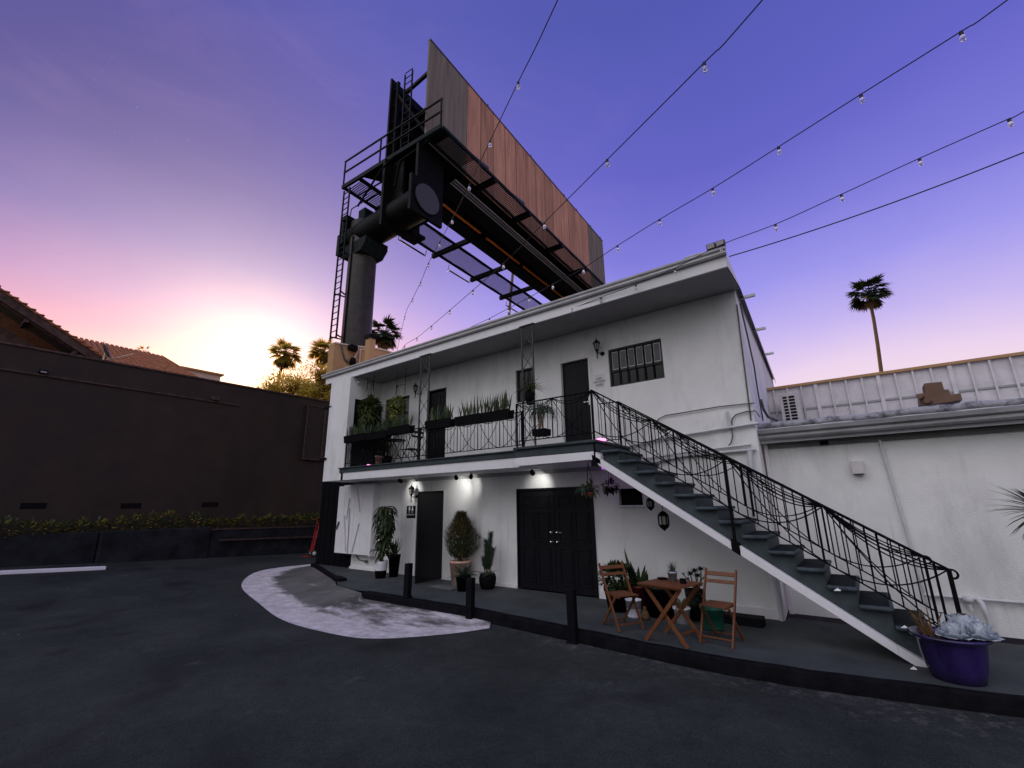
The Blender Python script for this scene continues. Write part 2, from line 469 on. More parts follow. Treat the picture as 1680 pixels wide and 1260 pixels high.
# mesh grating: real openings are too fine to model at this distance, so the sheet is perforated by a procedural mask
def grating(name, col, step=0.11, solid=0.42):
    m = D.materials.new(name); m.use_nodes = True
    n, l = m.node_tree.nodes, m.node_tree.links
    b = n['Principled BSDF']; b.inputs['Base Color'].default_value = (*col, 1); b.inputs['Roughness'].default_value = 0.6
    t = n.new('ShaderNodeTexCoord'); sp = n.new('ShaderNodeSeparateXYZ'); l.new(t.outputs['Object'], sp.inputs[0])
    outs = []
    for ax in (0, 1):
        a = n.new('ShaderNodeMath'); a.operation = 'DIVIDE'; l.new(sp.outputs[ax], a.inputs[0]); a.inputs[1].default_value = step
        f = n.new('ShaderNodeMath'); f.operation = 'FRACT'; l.new(a.outputs[0], f.inputs[0])
        g = n.new('ShaderNodeMath'); g.operation = 'LESS_THAN'; l.new(f.outputs[0], g.inputs[0]); g.inputs[1].default_value = solid
        outs.append(g.outputs[0])
    mx = n.new('ShaderNodeMath'); mx.operation = 'MAXIMUM'; l.new(outs[0], mx.inputs[0]); l.new(outs[1], mx.inputs[1])
    l.new(mx.outputs[0], b.inputs['Alpha'])
    return m
M['grating'] = grating('walkway_grating', (0.05,0.05,0.06))
# ------------------------------------------------------------------ ground
def lerp(a, b, t): return a + (b-a)*t
def interp(tab, x):
    if x <= tab[0][0]: return tab[0][1]
    for (x0, y0), (x1, y1) in zip(tab, tab[1:]):
        if x <= x1: return lerp(y0, y1, (x-x0)/(x1-x0))
    return tab[-1][1]
def gz(x, y):
    t = max(0.0, min(1.0, (-13-x)/6.0)); t = t*t*(3-2*t)
    return -0.13 + t*max(0.0, 0.42-0.045*(max(y, 2.0)-2.0))
def asphalt():
    m = D.materials.new('asphalt'); m.use_nodes = True
    n, l = m.node_tree.nodes, m.node_tree.links
    b = n['Principled BSDF']; b.inputs['Roughness'].default_value = 0.85; b.inputs['Specular IOR Level'].default_value = 0.12
    t = n.new('ShaderNodeTexCoord')
    def noise(s, d=6, r=0.6):
        q = n.new('ShaderNodeTexNoise'); q.inputs['Scale'].default_value = s; q.inputs['Detail'].default_value = d; q.inputs['Roughness'].default_value = r
        l.new(t.outputs['Object'], q.inputs[0]); return q.outputs[0]
    def ramp(f, a, ca, b_, cb):
        r = n.new('ShaderNodeValToRGB'); e = r.color_ramp.elements
        e[0].position = a; e[0].color = (*ca, 1); e[1].position = b_; e[1].color = (*cb, 1); l.new(f, r.inputs[0]); return r.outputs[0]
    def mix(f, a, c, mode='MIX'):
        q = n.new('ShaderNodeMix'); q.data_type = 'RGBA'; q.blend_type = mode
        for i, v in ((0, f), (6, a), (7, c)):
            if isinstance(v, float): q.inputs[i].default_value = v
            elif isinstance(v, tuple): q.inputs[i].default_value = (*v, 1)
            else: l.new(v, q.inputs[i])
        return q.outputs[2]
    base = ramp(noise(0.55, 8, 0.65), 0.33, (0.017, 0.0205, 0.0205), 0.67, (0.036, 0.041, 0.0395))
    fine = ramp(noise(110, 3, 0.8), 0.36, (0.35, 0.35, 0.36), 0.66, (1.9, 1.9, 1.85))
    c = mix(0.9, base, fine, 'MULTIPLY')
    mid = ramp(noise(6, 8, 0.75), 0.35, (0.65, 0.65, 0.66), 0.68, (1.35, 1.35, 1.32))
    c = mix(0.45, c, mid, 'MULTIPLY')
    sp = n.new('ShaderNodeTexVoronoi'); sp.inputs['Scale'].default_value = 3.4; l.new(t.outputs['Object'], sp.inputs['Vector'])
    spk = ramp(sp.outputs['Distance'], 0.030, (1, 1, 1), 0.055, (0, 0, 0))
    msk = ramp(noise(0.9, 2), 0.52, (0, 0, 0), 0.58, (1, 1, 1))
    c = mix(mix(1.0, spk, msk, 'MULTIPLY'), c, (0.30, 0.30, 0.31))
    # worn pale scuffs and hairline cracks
    sc = ramp(noise(1.7, 9, 0.78), 0.62, (0, 0, 0), 0.80, (1, 1, 1))
    c = mix(sc, c, (0.085, 0.088, 0.092))
    oil = ramp(noise(0.75, 3, 0.5), 0.60, (0, 0, 0), 0.70, (0.75, 0.75, 0.75))
    c = mix(oil, c, (0.013, 0.013, 0.014))
    # a band of pale grit lies along the foot of the kerb
    spx = n.new('ShaderNodeSeparateXYZ'); l.new(t.outputs['Object'], spx.inputs[0])
    wob = n.new('ShaderNodeMath'); wob.operation = 'MULTIPLY_ADD'; l.new(noise(1.3, 5), wob.inputs[0]); wob.inputs[1].default_value = 1.6; l.new(spx.outputs[1], wob.inputs[2])
    band = ramp(wob.outputs[0], 0.0, (0, 0, 0), 1.0, (1, 1, 1))
    bm = n.new('ShaderNodeMapRange'); bm.interpolation_type = 'SMOOTHSTEP'; bm.inputs[1].default_value = 6.25; bm.inputs[2].default_value = 6.85; l.new(wob.outputs[0], bm.inputs[0])
    gx = n.new('ShaderNodeMapRange'); gx.inputs[1].default_value = -5.2; gx.inputs[2].default_value = -3.5; l.new(spx.outputs[0], gx.inputs[0])
    gm = n.new('ShaderNodeMath'); gm.operation = 'MULTIPLY'; l.new(bm.outputs[0], gm.inputs[0]); l.new(gx.outputs[0], gm.inputs[1])
    gr = ramp(noise(7, 8, 0.8), 0.5, (0, 0, 0), 0.68, (0.8, 0.8, 0.8))
    g2 = n.new('ShaderNodeMath'); g2.operation = 'MULTIPLY'; l.new(gm.outputs[0], g2.inputs[0]); l.new(gr, g2.inputs[1])
    c = mix(g2.outputs[0], c, (0.13, 0.12, 0.115))
    w = n.new('ShaderNodeTexNoise'); w.inputs['Scale'].default_value = 1.5; w.inputs['Detail'].default_value = 4; l.new(t.outputs['Object'], w.inputs[0])
    ad = n.new('ShaderNodeMix'); ad.data_type = 'RGBA'; ad.blend_type = 'ADD'; ad.inputs[0].default_value = 0.8
    l.new(t.outputs['Object'], ad.inputs[6]); l.new(w.outputs[1], ad.inputs[7])
    v = n.new('ShaderNodeTexVoronoi'); v.feature = 'DISTANCE_TO_EDGE'; v.inputs['Scale'].default_value = 0.28; l.new(ad.outputs[2], v.inputs['Vector'])
    ck = ramp(v.outputs['Distance'], 0.0015, (1, 1, 1), 0.006, (0, 0, 0))
    c = mix(mix(0.22, (0.0, 0.0, 0.0), ck), c, (0.012, 0.012, 0.014))
    l.new(c, b.inputs['Base Color'])
    bp = n.new('ShaderNodeBump'); bp.inputs['Strength'].default_value = 0.35; bp.inputs['Distance'].default_value = 0.015
    l.new(noise(48, 5), bp.inputs['Height']); l.new(bp.outputs[0], b.inputs['Normal'])
    return m
xs = [-400, -150, -60, -30] + [-24+0.75*i for i in range(45)] + [14, 30, 80, 300]
ys = [-300, -80, -30] + [-12+1.0*i for i in range(32)] + [24, 40, 90, 200, 500]
mb = MB()
vs = [(x, y, gz(x, y)) for y in ys for x in xs]
nx_ = len(xs)
mb.add(vs, [(j*nx_+i, j*nx_+i+1, (j+1)*nx_+i+1, (j+1)*nx_+i) for j in range(len(ys)-1) for i in range(nx_-1)], True)
tag(mb.build('road', asphalt()), 'dark asphalt drive and forecourt', None, None, 'structure')

KB = [(-8.75, 6.47), (-7.3, 6.47), (-5.8, 6.50), (-3.7, 6.32), (-2.4, 6.19), (-1.6, 6.13), (-0.75, 6.2), (0.27, 6.38), (0.86, 6.52), (2.5, 6.95), (6, 8.0)]
KW = [(-8.75, 0.17), (-3.7, 0.14), (-1.6, 0.10), (0.86, 0.09), (6, 0.09)]
kx = [-8.75 + i*0.25 for i in range(60)]
mb = MB(); rows = []
random.seed(3)
for x in kx:
    yb = interp(KB, x); w = interp(KW, x); j = random.uniform(-0.006, 0.006)
    rows.append([(x, yb+0.002, -0.01), (x, yb, 0.022+j), (x, yb-w*0.85, 0.022+j), (x, yb-w, 0.004+j), (x, yb-w-0.02, -0.09), (x, yb-w-0.03, -0.22)])
vs = [p for r_ in rows for p in r_]; k = 6
mb.add(vs, [(i*k+j, (i+1)*k+j, (i+1)*k+j+1, i*k+j+1) for i in range(len(rows)-1) for j in range(k-1)], False)
mb.add(rows[0], [(0, 1, 2, 3, 4, 5)])
tag(mb.build('kerb', M['kerb']), 'black painted kerb along the front of the terrace', None, None, 'structure')
# terrace slab
edge = [(-14.3, 8.40), (-12.5, 7.70), (-10.95, 7.10), (-10.2, 6.66), (-9.4, 6.50)] + [(x, interp(KB, x)) for x in kx]
mb = MB(); n_ = len(edge)
vs = [(x, y, 0.0) for x, y in edge] + [(x, max(y+0.1, 8.7), 0.0) for x, y in edge]
vs[4] = (-9.4, 6.50, -0.03)
mb.add(vs, [(i, i+1, n_+i+1, n_+i) for i in range(n_-1)])
vs = [(x, y, 0.0) for x, y in edge[:5]] + [(x, y, -0.2) for x, y in edge[:5]]
mb.add(vs, [(i+1, i, i+5, i+6) for i in range(4)])
tag(mb.build('terrace', M['terrace']), 'dark grey painted terrace slab along the building', None, None, 'structure')
mb = MB()
for (xa, ya), (xb, yb) in zip(edge[:3], edge[1:3]):
    mb.beam((xa, ya, -0.02), (xb, yb, -0.02), 0.14, 0.12)
mb.beam((-10.95, 7.1, 0.0), (-10.45, 6.95, 0.0), 0.2, 0.14)
tag(mb.build('raised_edge', M['kerb'], bevel=0.01), 'dark raised edge at the left end of the terrace', None, None, 'structure')
# stained concrete apron
outer = [(-15.1, 9.0), (-15.2, 8.0), (-15.0, 7.1), (-14.3, 6.35), (-12.5, 5.5), (-10.3, 4.86), (-8.55, 4.47), (-7.15, 4.36), (-6.4, 4.46), (-5.8, 4.84), (-5.3, 5.42), (-5.0, 6.2)]
inner = [(-14.3, 8.42), (-13.6, 8.1), (-12.5, 7.66), (-11.7, 7.35), (-10.95, 7.06), (-10.2, 6.62), (-9.4, 6.47), (-8.7, 6.33), (-7.6, 6.33), (-6.7, 6.34), (-5.9, 6.34), (-5.1, 6.30)]
def resample(p, n):
    p = [Vector((a, b)) for a, b in p]; L = [0]
    for a, b in zip(p, p[1:]): L.append(L[-1]+(b-a).length)
    out = []
    for i in range(n):
        s_ = L[-1]*i/(n-1)
        for j in range(len(p)-1):
            if s_ <= L[j+1]+1e-9:
                t = (s_-L[j])/(L[j+1]-L[j]); out.append(p[j].lerp(p[j+1], t)); break
    return out
A, B = [], []
for i in range(len(outer)-1):
    for t in range(6):
        u = t/6
        A.append(Vector(outer[i]).lerp(Vector(outer[i+1]), u)); B.append(Vector(inner[i]).lerp(Vector(inner[i+1]), u))
for _ in range(14):
    A = [A[0]] + [(A[i-1]+A[i]*2+A[i+1])/4 for i in range(1, len(A)-1)] + [A[-1]]
random.seed(5)
ph = [random.uniform(0, 6) for _ in range(3)]
A = [a + Vector((0, -1))*0.03*math.sin(i*0.45+ph[0]) for i, a in enumerate(A)]
NV = 8
mb = MB(); vs = []; wt = []
for a, b in zip(A, B):
    for j in range(NV+1):
        v = j/NV; p = b.lerp(a, v)
        hi = -0.02 if b.x < -8.8 else -0.10
        g = gz(p.x, p.y)
        z = lerp(hi, g+0.006, min(1, v*1.25)**0.8)
        vs.append((p.x, p.y, max(z, g+0.006))); wt.append(v)
n_ = NV+1
mb.add(vs, [(i*n_+j, (i+1)*n_+j, (i+1)*n_+j+1, i*n_+j+1) for i in range(len(A)-1) for j in range(NV)], True)
m = D.materials.new('worn_concrete'); m.use_nodes = True
n, l = m.node_tree.nodes, m.node_tree.links
b = n['Principled BSDF']; b.inputs['Roughness'].default_value = 0.85
at_ = n.new('ShaderNodeAttribute'); at_.attribute_name = 'rim'
t_ = n.new('ShaderNodeTexCoord')
def nz(s, d, st=(1,1,1), r=0.7):
    mp = n.new('ShaderNodeMapping'); mp.inputs['Scale'].default_value = st; l.new(t_.outputs['Object'], mp.inputs[0])
    q = n.new('ShaderNodeTexNoise'); q.inputs['Scale'].default_value = s; q.inputs['Detail'].default_value = d; q.inputs['Roughness'].default_value = r
    l.new(mp.outputs[0], q.inputs[0]); return q.outputs[0]
def rmp(f, a, ca, b_, cb):
    r = n.new('ShaderNodeValToRGB'); e = r.color_ramp.elements
    e[0].position = a; e[0].color = (*ca, 1); e[1].position = b_; e[1].color = (*cb, 1); l.new(f, r.inputs[0]); return r.outputs[0]
conc = rmp(nz(0.9, 8), 0.3, (0.045, 0.043, 0.040), 0.7, (0.15, 0.145, 0.135))
s1 = n.new('ShaderNodeMath'); s1.operation = 'MULTIPLY_ADD'; l.new(nz(2.6, 9, (0.6, 1.4, 1)), s1.inputs[0]); s1.inputs[1].default_value = 1.7; s1.inputs[2].default_value = -0.86
s2 = n.new('ShaderNodeMath'); s2.operation = 'ADD'; l.new(s1.outputs[0], s2.inputs[0]); l.new(at_.outputs['Fac'], s2.inputs[1])
pm = rmp(s2.outputs[0], 0.42, (0, 0, 0), 0.72, (1, 1, 1))
mx = n.new('ShaderNodeMix'); mx.data_type = 'RGBA'; l.new(pm, mx.inputs[0]); l.new(conc, mx.inputs[6])
paint = rmp(nz(4, 9, (1,1,1), 0.8), 0.34, (0.30, 0.28, 0.28), 0.6, (0.62, 0.58, 0.60)); l.new(paint, mx.inputs[7])
scf = rmp(nz(1.6, 9, (0.35, 1.6, 1), 0.8), 0.58, (0, 0, 0), 0.72, (0.75, 0.75, 0.75))
mx3 = n.new('ShaderNodeMix'); mx3.data_type = 'RGBA'; l.new(scf, mx3.inputs[0]); l.new(mx.outputs[2], mx3.inputs[6]); mx3.inputs[7].default_value = (0.09, 0.085, 0.08, 1)
chip = rmp(nz(16, 6, (1,1,1), 0.8), 0.62, (0, 0, 0), 0.68, (0.8, 0.8, 0.8))
mx4 = n.new('ShaderNodeMix'); mx4.data_type = 'RGBA'; l.new(chip, mx4.inputs[0]); l.new(mx3.outputs[2], mx4.inputs[6]); mx4.inputs[7].default_value = (0.10, 0.10, 0.10, 1)
l.new(mx4.outputs[2], b.inputs['Base Color'])
bp = n.new('ShaderNodeBump'); bp.inputs['Strength'].default_value = 0.4; bp.inputs['Distance'].default_value = 0.02
l.new(nz(14, 7), bp.inputs['Height']); l.new(bp.outputs[0], b.inputs['Normal'])
o = mb.build('concrete_apron', m)
a_ = o.data.attributes.new('rim', 'FLOAT', 'POINT')
random.seed(9)
for i, v in enumerate(wt):
    x = vs[i][0]
    # paint is worn on the inner half, and shows again near the right tip
    rim = interp([(0, 0.34), (0.2, 0.32), (0.5, 0.22), (0.62, 0.55), (0.72, 1.0), (1, 1.25)], v)
    if x > -8.6: rim = max(rim, 0.45 + 0.1*v + 0.15*(x+8.6)/3.6)
    if x < -11.5: rim = rim*0.95 - 0.15*(1-v)
    a_.data[i].value = rim
tag(o, 'stained concrete apron with a worn lilac white painted rim', None, None, 'structure')

# bollards
def bollard(px, py, topy, y, zb, lbl, tilt):
    p = PY(px, py, y); h = PY(px, topy, y).z
    t = thing('bollard', lbl, 'bollard', (p.x, y, zb), 0.1, 'black square bollards along the kerb')
    mb = MB(); w = 0.058
    q = []
    for z in (0, h-zb):
        o_ = tilt*z
        q += [(-w+o_, -w, z), (w+o_, -w, z), (w+o_, w, z), (-w+o_, w, z)]
    mb.add(q, [(3,2,1,0),(4,5,6,7),(0,1,5,4),(1,2,6,5),(2,3,7,6),(3,0,4,7)])
    mb.build('post', M['black'], t, local=True, bevel=0.006)
    MB().box(-0.08,-0.08,0.0,0.08,0.08,0.02).build('base_plate', M['kerb'], t, local=True)
bollard(668, 976, 924, 6.42, 0.02, 'leftmost black square bollard, in front of the dark single door', 0.02)
bollard(771, 1012, 948, 6.28, -0.13, 'middle black bollard in front of the small agave pot', 0.015)
bollard(941, 1052, 966, 6.13, -0.13, 'black bollard nearest the wooden cafe chairs', -0.01)

# ------------------------------------------------------------------ main building
YW, YB, YL, YE = 8.487, 7.40, 7.03, 7.47
ZF, ZS = 2.81, 5.475
def holes_wall(mb, x0, x1, z0, z1, holes, y, depth=0.14, nrm=-1):
    xs_ = sorted({x0, x1, *[h[0] for h in holes], *[h[2] for h in holes]})
    zs_ = sorted({z0, z1, *[h[1] for h in holes], *[h[3] for h in holes]})
    for a, b_ in zip(xs_, xs_[1:]):
        for c_, d_ in zip(zs_, zs_[1:]):
            mx_, mz_ = (a+b_)/2, (c_+d_)/2
            if any(h[0] < mx_ < h[2] and h[1] < mz_ < h[3] for h in holes): continue
            mb.add([(a,y,c_),(b_,y,c_),(b_,y,d_),(a,y,d_)], [(0,1,2,3)])
    for h in holes:
        a, c_, b_, d_ = h; e = y+depth
        mb.add([(a,y,c_),(a,e,c_),(a,e,d_),(a,y,d_)], [(0,1,2,3)])
        mb.add([(b_,y,c_),(b_,e,c_),(b_,e,d_),(b_,y,d_)], [(3,2,1,0)])
        mb.add([(a,y,d_),(b_,y,d_),(b_,e,d_),(a,e,d_)], [(0,3,2,1)])
        mb.add([(a,y,c_),(b_,y,c_),(b_,e,c_),(a,e,c_)], [(0,1,2,3)])
def rect(tl, br, y=YW):
    a, b_ = PY(*tl, y), PY(*br, y)
    return [a.x, b_.z, b_.x, a.z]
x_a, x_b = PY(686,803,YW).x, PY(728.5,802,YW).x
H = {}
H['gdoor'] = [x_a, 0.0, x_b, 2.12]
H['ddoor'] = [PY(848.6,804,YW).x, 0.0, PY(970.5,801,YW).x+0.01, 2.07]
H['udoor'] = [PY(917.7,597.6,YW).x, ZF, PY(966.5,583,YW).x, 4.85]
H['uldoor'] = [PY(702,641,YW).x, ZF, PY(732.5,634.8,YW).x, 4.87]
H['winr'] = [PY(997,576,YW).x, PY(1089,620,YW).z, PY(1084,555,YW).x, PY(1083,555,YW).z]
H['winm'] = [PY(846,609,YW).x, PY(847,661,YW).z-0.01, PY(875,601,YW).x, 4.89]
H['winl'] = [-11.23, 4.0, -10.13, 4.89]
H['box'] = [PY(1015,802,YW).x, PY(1018,829,YW).z, PY(1052,812,YW).x+0.02, PY(1015,802,YW).z]
XE = -1.262
bld = thing('stucco_building', 'white two storey stucco building with a balcony and black doors', 'building', (-7.0, YW, 0.0))
mb = MB()
holes_wall(mb, -12.42, XE, 0.0, ZS, list(H.values()), YW)
mb.build('wall', M['stucco'], bld)
mb = MB()   # rooms behind the openings are dark boxes
for k_, h in H.items():
    if 'door' in k_: continue
XS2 = -1.80
mb = MB()
mb.add([(XE,YW,0),(XS2,17.0,0),(XS2,17.0,5.62),(XE,YW,5.62)], [(0,1,2,3)])
mb.add([(-12.42,YW,0),(-12.42,17,0),(-12.42,17,5.62),(-12.42,YW,5.62)], [(3,2,1,0)])
mb.add([(-12.42,17,0),(XS2,17,0),(XS2,17,5.62),(-12.42,17,5.62)], [(3,2,1,0)])
o = mb.build('side_wall', M['stucco'], bld)
# left projecting block with a doorway in its return
mb = MB()
XL0, XL1 = -12.50, -11.50
mb.add([(XL0,YB,2.47),(XL1,YB,2.47),(XL1,YB,ZS),(XL0,YB,ZS)], [(0,1,2,3)])
mb.add([(XL0,YB,2.47),(XL0,YW,2.47),(XL0,YW,ZS),(XL0,YB,ZS)], [(3,2,1,0)])
dy0, dy1 = 7.60, 8.28
for (a, b_, c_, d_) in ((YB,dy0,ZF,ZS),(dy1,YW,ZF,ZS),(dy0,dy1,4.83,ZS),(YB,YW,2.47,ZF)):
    mb.add([(XL1,a,c_),(XL1,b_,c_),(XL1,b_,d_),(XL1,a,d_)], [(0,1,2,3)])
mb.add([(XL0,YB,2.47),(XL1,YB,2.47),(XL1,YW,2.47),(XL0,YW,2.47)], [(0,3,2,1)])
mb.build('projecting_wall', M['stucco'], bld)
dr = box(XL1-0.10, dy0, ZF, XL1-0.05, dy1, 4.83).build('door', M['door'], bld)
tag(dr, 'black door in the return wall at the left end of the balcony')
# soffit, roof, fascia, gutter
XR0, XR1 = -12.92, -1.16
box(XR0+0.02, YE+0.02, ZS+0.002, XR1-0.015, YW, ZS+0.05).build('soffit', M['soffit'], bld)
mb = MB(); mb.add([(XR0,YE,5.76),(XR1,YE,5.76),(XS2+0.06,17.1,5.70),(XR0,17.1,5.70)], [(0,1,2,3)])
mb.add([(XR0,YE,5.52),(XR0,17.1,5.52),(XR0,17.1,5.70),(XR0,YE,5.76)], [(3,2,1,0)])
mb.add([(XR1,YE,5.476),(XR1,YW,5.476),(XS2+0.06,17.1,5.52),(XS2+0.06,17.1,5.70),(XR1,YE,5.76)], [(0,1,2,3,4)])
mb.build('roof', M['trim'], bld)
box(XR0, YE-0.02, ZS-0.012, XR1, YE+0.02, 5.66).build('fascia', M['trim'], bld, bevel=0.006)
mb = MB()
prof = [(0.0,0.0),(-0.055,0.0),(-0.075,0.025),(-0.07,0.055),(-0.10,0.085),(-0.105,0.115),(-0.085,0.125),(0.0,0.125)]
mb.prism(prof, (XR0-0.14, YE-0.021, 5.665), (0,1,0), (0,0,1), (XR1-XR0+0.16, 0, 0))
gut = mb.build('gutter', M['gutter'], bld)
mb = MB(); mb.beam((XR0-0.1,YE-0.03,5.80),(XR1+0.02,YE-0.03,5.80),0.08,0.022); mb.build('drip_edge', M['silver'], bld)
# small parapet scuppers along the side
for yq in (9.3, 11.4, 13.6):
    xq = XE+(XS2-XE)*(yq-YW)/(17-YW)
    MB().beam((xq+0.0, yq, 5.63), (xq+0.27, yq, 5.63), 0.07, 0.05).build('roof_scupper', M['gutter'], bld)
# balcony slab and landing
zdk = PY(700,762,YB).z
mb = MB(); mb.box(-11.60, YB, 2.47, -5.40, YW, 2.665); mb.build('balcony_slab', M['trim'], bld)
mb = MB(); mb.box(-11.66, YB-0.025, 2.667, -5.42, YW, ZF-0.03); mb.box(-11.68, YB-0.06, ZF-0.028, -5.41, YW, ZF); mb.build('balcony_deck', M['slate'], bld, bevel=0.008)
XLD0 = PY(845,740,YL).x; XLD1 = -3.52
zl1 = PY(900,745,YL).z
mb = MB(); mb.prism([(0.0,0.0),(0.16,-0.015),(XLD1-XLD0-0.10,0.0),(XLD1-XLD0+0.08,-0.09),(XLD1-XLD0+0.08,0.05),(XLD1-XLD0-0.03,0.135),(0.0,0.135)], (XLD0,YL,2.475), (1,0,0), (0,0,1), (0,YW-YL,0)); mb.build('landing_slab', M['trim'], bld)
mb = MB(); mb.box(XLD0-0.01, YL+0.02, 2.615, XLD1, YW, ZF-0.05); mb.box(XLD0-0.03, YL-0.03, ZF-0.048, XLD1+0.03, YW, ZF+0.003); mb.build('landing_deck', M['slate'], bld, bevel=0.012)
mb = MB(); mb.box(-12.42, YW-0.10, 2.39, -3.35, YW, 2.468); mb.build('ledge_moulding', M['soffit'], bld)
# doors
def panel_lines(mb, x0, x1, z0, z1, y, rows, cols, mx=0.12, d=0.012):
    # raised mouldings, a thin frame round every panel
    wj = (x1-x0-mx)/cols
    for i in range(cols):
        for (a, b_) in rows:
            xa = x0+mx+i*wj; xb = x0+(i+1)*wj
            for q in ((xa,a,xb,a+0.018),(xa,b_-0.018,xb,b_),(xa,a,xa+0.018,b_),(xb-0.018,a,xb,b_)):
                mb.box(q[0], y-d, q[1], q[2], y+0.001, q[3])
def door(name, h, y, style, label=None, frame=True):
    d = box(h[0]+0.03, y, h[1]+0.01, h[2]-0.03, y+0.04, h[3]-0.03)
    if style == 'panel':
        panel_lines(d, h[0]+0.03, h[2]-0.03, 0, 0, y, [(h[1]+0.12,h[1]+0.75),(h[1]+0.88,h[1]+1.5),(h[1]+1.62,h[1]+1.90)], 2)
    o = d.build(name, M['door'], bld)
    if label: tag(o, label)
    if frame:
        f = MB(); w = 0.05
        f.box(h[0]-0.0, YW-0.012, h[1], h[0]+0.035, y+0.03, h[3]); f.box(h[2]-0.035, YW-0.012, h[1], h[2], y+0.03, h[3]); f.box(h[0]+0.035, YW-0.012, h[3]-0.035, h[2]-0.035, y+0.03, h[3])
        f.build('door_frame', M['trim'] if style != 'panel' else M['door'], o)
    return o
d1 = door('door', H['udoor'], YW+0.07, 'plain', 'plain dark upstairs door at the head of the stairs')
mb = MB(); mb.box(H['udoor'][2]-0.09, YW+0.03, 3.78, H['udoor'][2]-0.06, YW+0.07, 3.98); mb.box(H['udoor'][2]-0.20, YW+0.01, 3.84, H['udoor'][2]-0.07, YW+0.03, 3.86); mb.build('handle', M['chrome'], d1)
d2 = door('door', H['uldoor'], YW+0.07, 'panel', 'black panelled upstairs door behind the planter boxes')
mb = MB(); mb.lathe((H['uldoor'][0]+0.12, YW+0.05, 3.78), [(0.0,-0.04),(0.03,-0.03),(0.03,0.0),(0.012,0.01),(0.012,0.04)], 12, axis=(0,-1,0)); mb.build('handle', M['chrome'], d2)
# double door, two leaves
h = H['ddoor']; xm = (h[0]+h[2])/2
lv = []
for (a, b_) in ((h[0]+0.01, xm-0.004), (xm+0.004, h[2]-0.01)):
    d = box(a, YW+0.03, 0.015, b_, YW+0.075, h[3]-0.02)
    cw = (b_-a-0.28)/2
    for i in range(2):
        xa = a+0.11+i*(cw+0.07)
        for (za, zb) in ((0.16,0.86),(0.98,1.58),(1.68,1.92)):
            for q in ((xa,za,xa+cw,za+0.02),(xa,zb-0.02,xa+cw,zb),(xa,za,xa+0.02,zb),(xa+cw-0.02,za,xa+cw,zb)):
                d.box(q[0], YW+0.016, q[1], q[2], YW+0.0305, q[3])
            d.box(xa+0.05, YW+0.018, za+0.06, xa+cw-0.05, YW+0.0305, zb-0.06)
    o = d.build('door_leaf', M['door'], bld, bevel=0.003); lv.append(o)
for i, (o, sx) in enumerate(zip(lv, (-1, 1))):
    for z_ in (0.98, 1.17):
        mb = MB(); mb.lathe((xm+sx*0.075, YW+0.03, z_), [(0.034,0.0),(0.034,0.008),(0.014,0.014),(0.014,0.03),(0.026,0.036),(0.03,0.05),(0.02,0.064),(0,0.068)], 14, axis=(0,-1,0))
        if i == 1 and z_ > 1.1: mb.box(xm+0.02, YW+0.012, 1.16, xm+0.17, YW+0.022, 1.18)
        mb.build('handle', M['chrome'], o)
mb = MB(); mb.box(h[0]-0.02, YW-0.015, 0, h[0]+0.01, YW+0.03, h[3]+0.02); mb.box(h[2]-0.01, YW-0.015, 0, h[2]+0.02, YW+0.03, h[3]+0.02); mb.box(h[0]+0.01, YW-0.015, h[3]-0.02, h[2]-0.01, YW+0.03, h[3]+0.02); mb.build('door_frame', M['door'], bld)
# single ground door ajar
h = H['gdoor']; hp = Vector((h[2]-0.02, YW+0.0, 0)); tp = PZ(682, 958, 0.02); dv = Vector((tp.x-hp.x, tp.y-hp.y, 0)); dv = dv.normalized()*0.93
mb = MB(); mb.beam(hp+Vector((0,0,1.045)), hp+dv+Vector((0,0,1.045)), 0.042, 2.04); 
gd = mb.build('door', M['door'], bld, bevel=0.003); tag(gd, 'plain black ground floor door standing slightly ajar')
e1 = hp+dv*0.90; nrm = Vector((dv.y,-dv.x,0)).normalized(); nrm = nrm if nrm.y < 0 else -nrm
mb = MB(); mb.beam(e1+nrm*0.03+Vector((0,0,0.93)), e1+nrm*0.03+Vector((0,0,1.14)), 0.035, 0.012); mb.beam(e1+nrm*0.06+Vector((0,0,0.98)), e1+nrm*0.06-dv*0.13+Vector((0,0,0.98)), 0.018, 0.018); mb.beam(e1+Vector((0,0,0.98)), e1+nrm*0.06+Vector((0,0,0.98)), 0.018, 0.018)
mb.build('handle', M['chrome'], gd)
box(h[0]-0.02, YW+0.13, 0, h[2]+0.02, YW+0.16, 2.14).build('doorway_lining', M['black'], bld)
mb = MB(); mb.box(h[0]-0.045, YW-0.02, 0, h[0]-0.0, YW+0.1, 2.12); mb.box(h[2]-0.0, YW-0.012, 0, h[2]+0.035, YW+0.1, 2.12); mb.build('door_frame', M['trim'], bld)
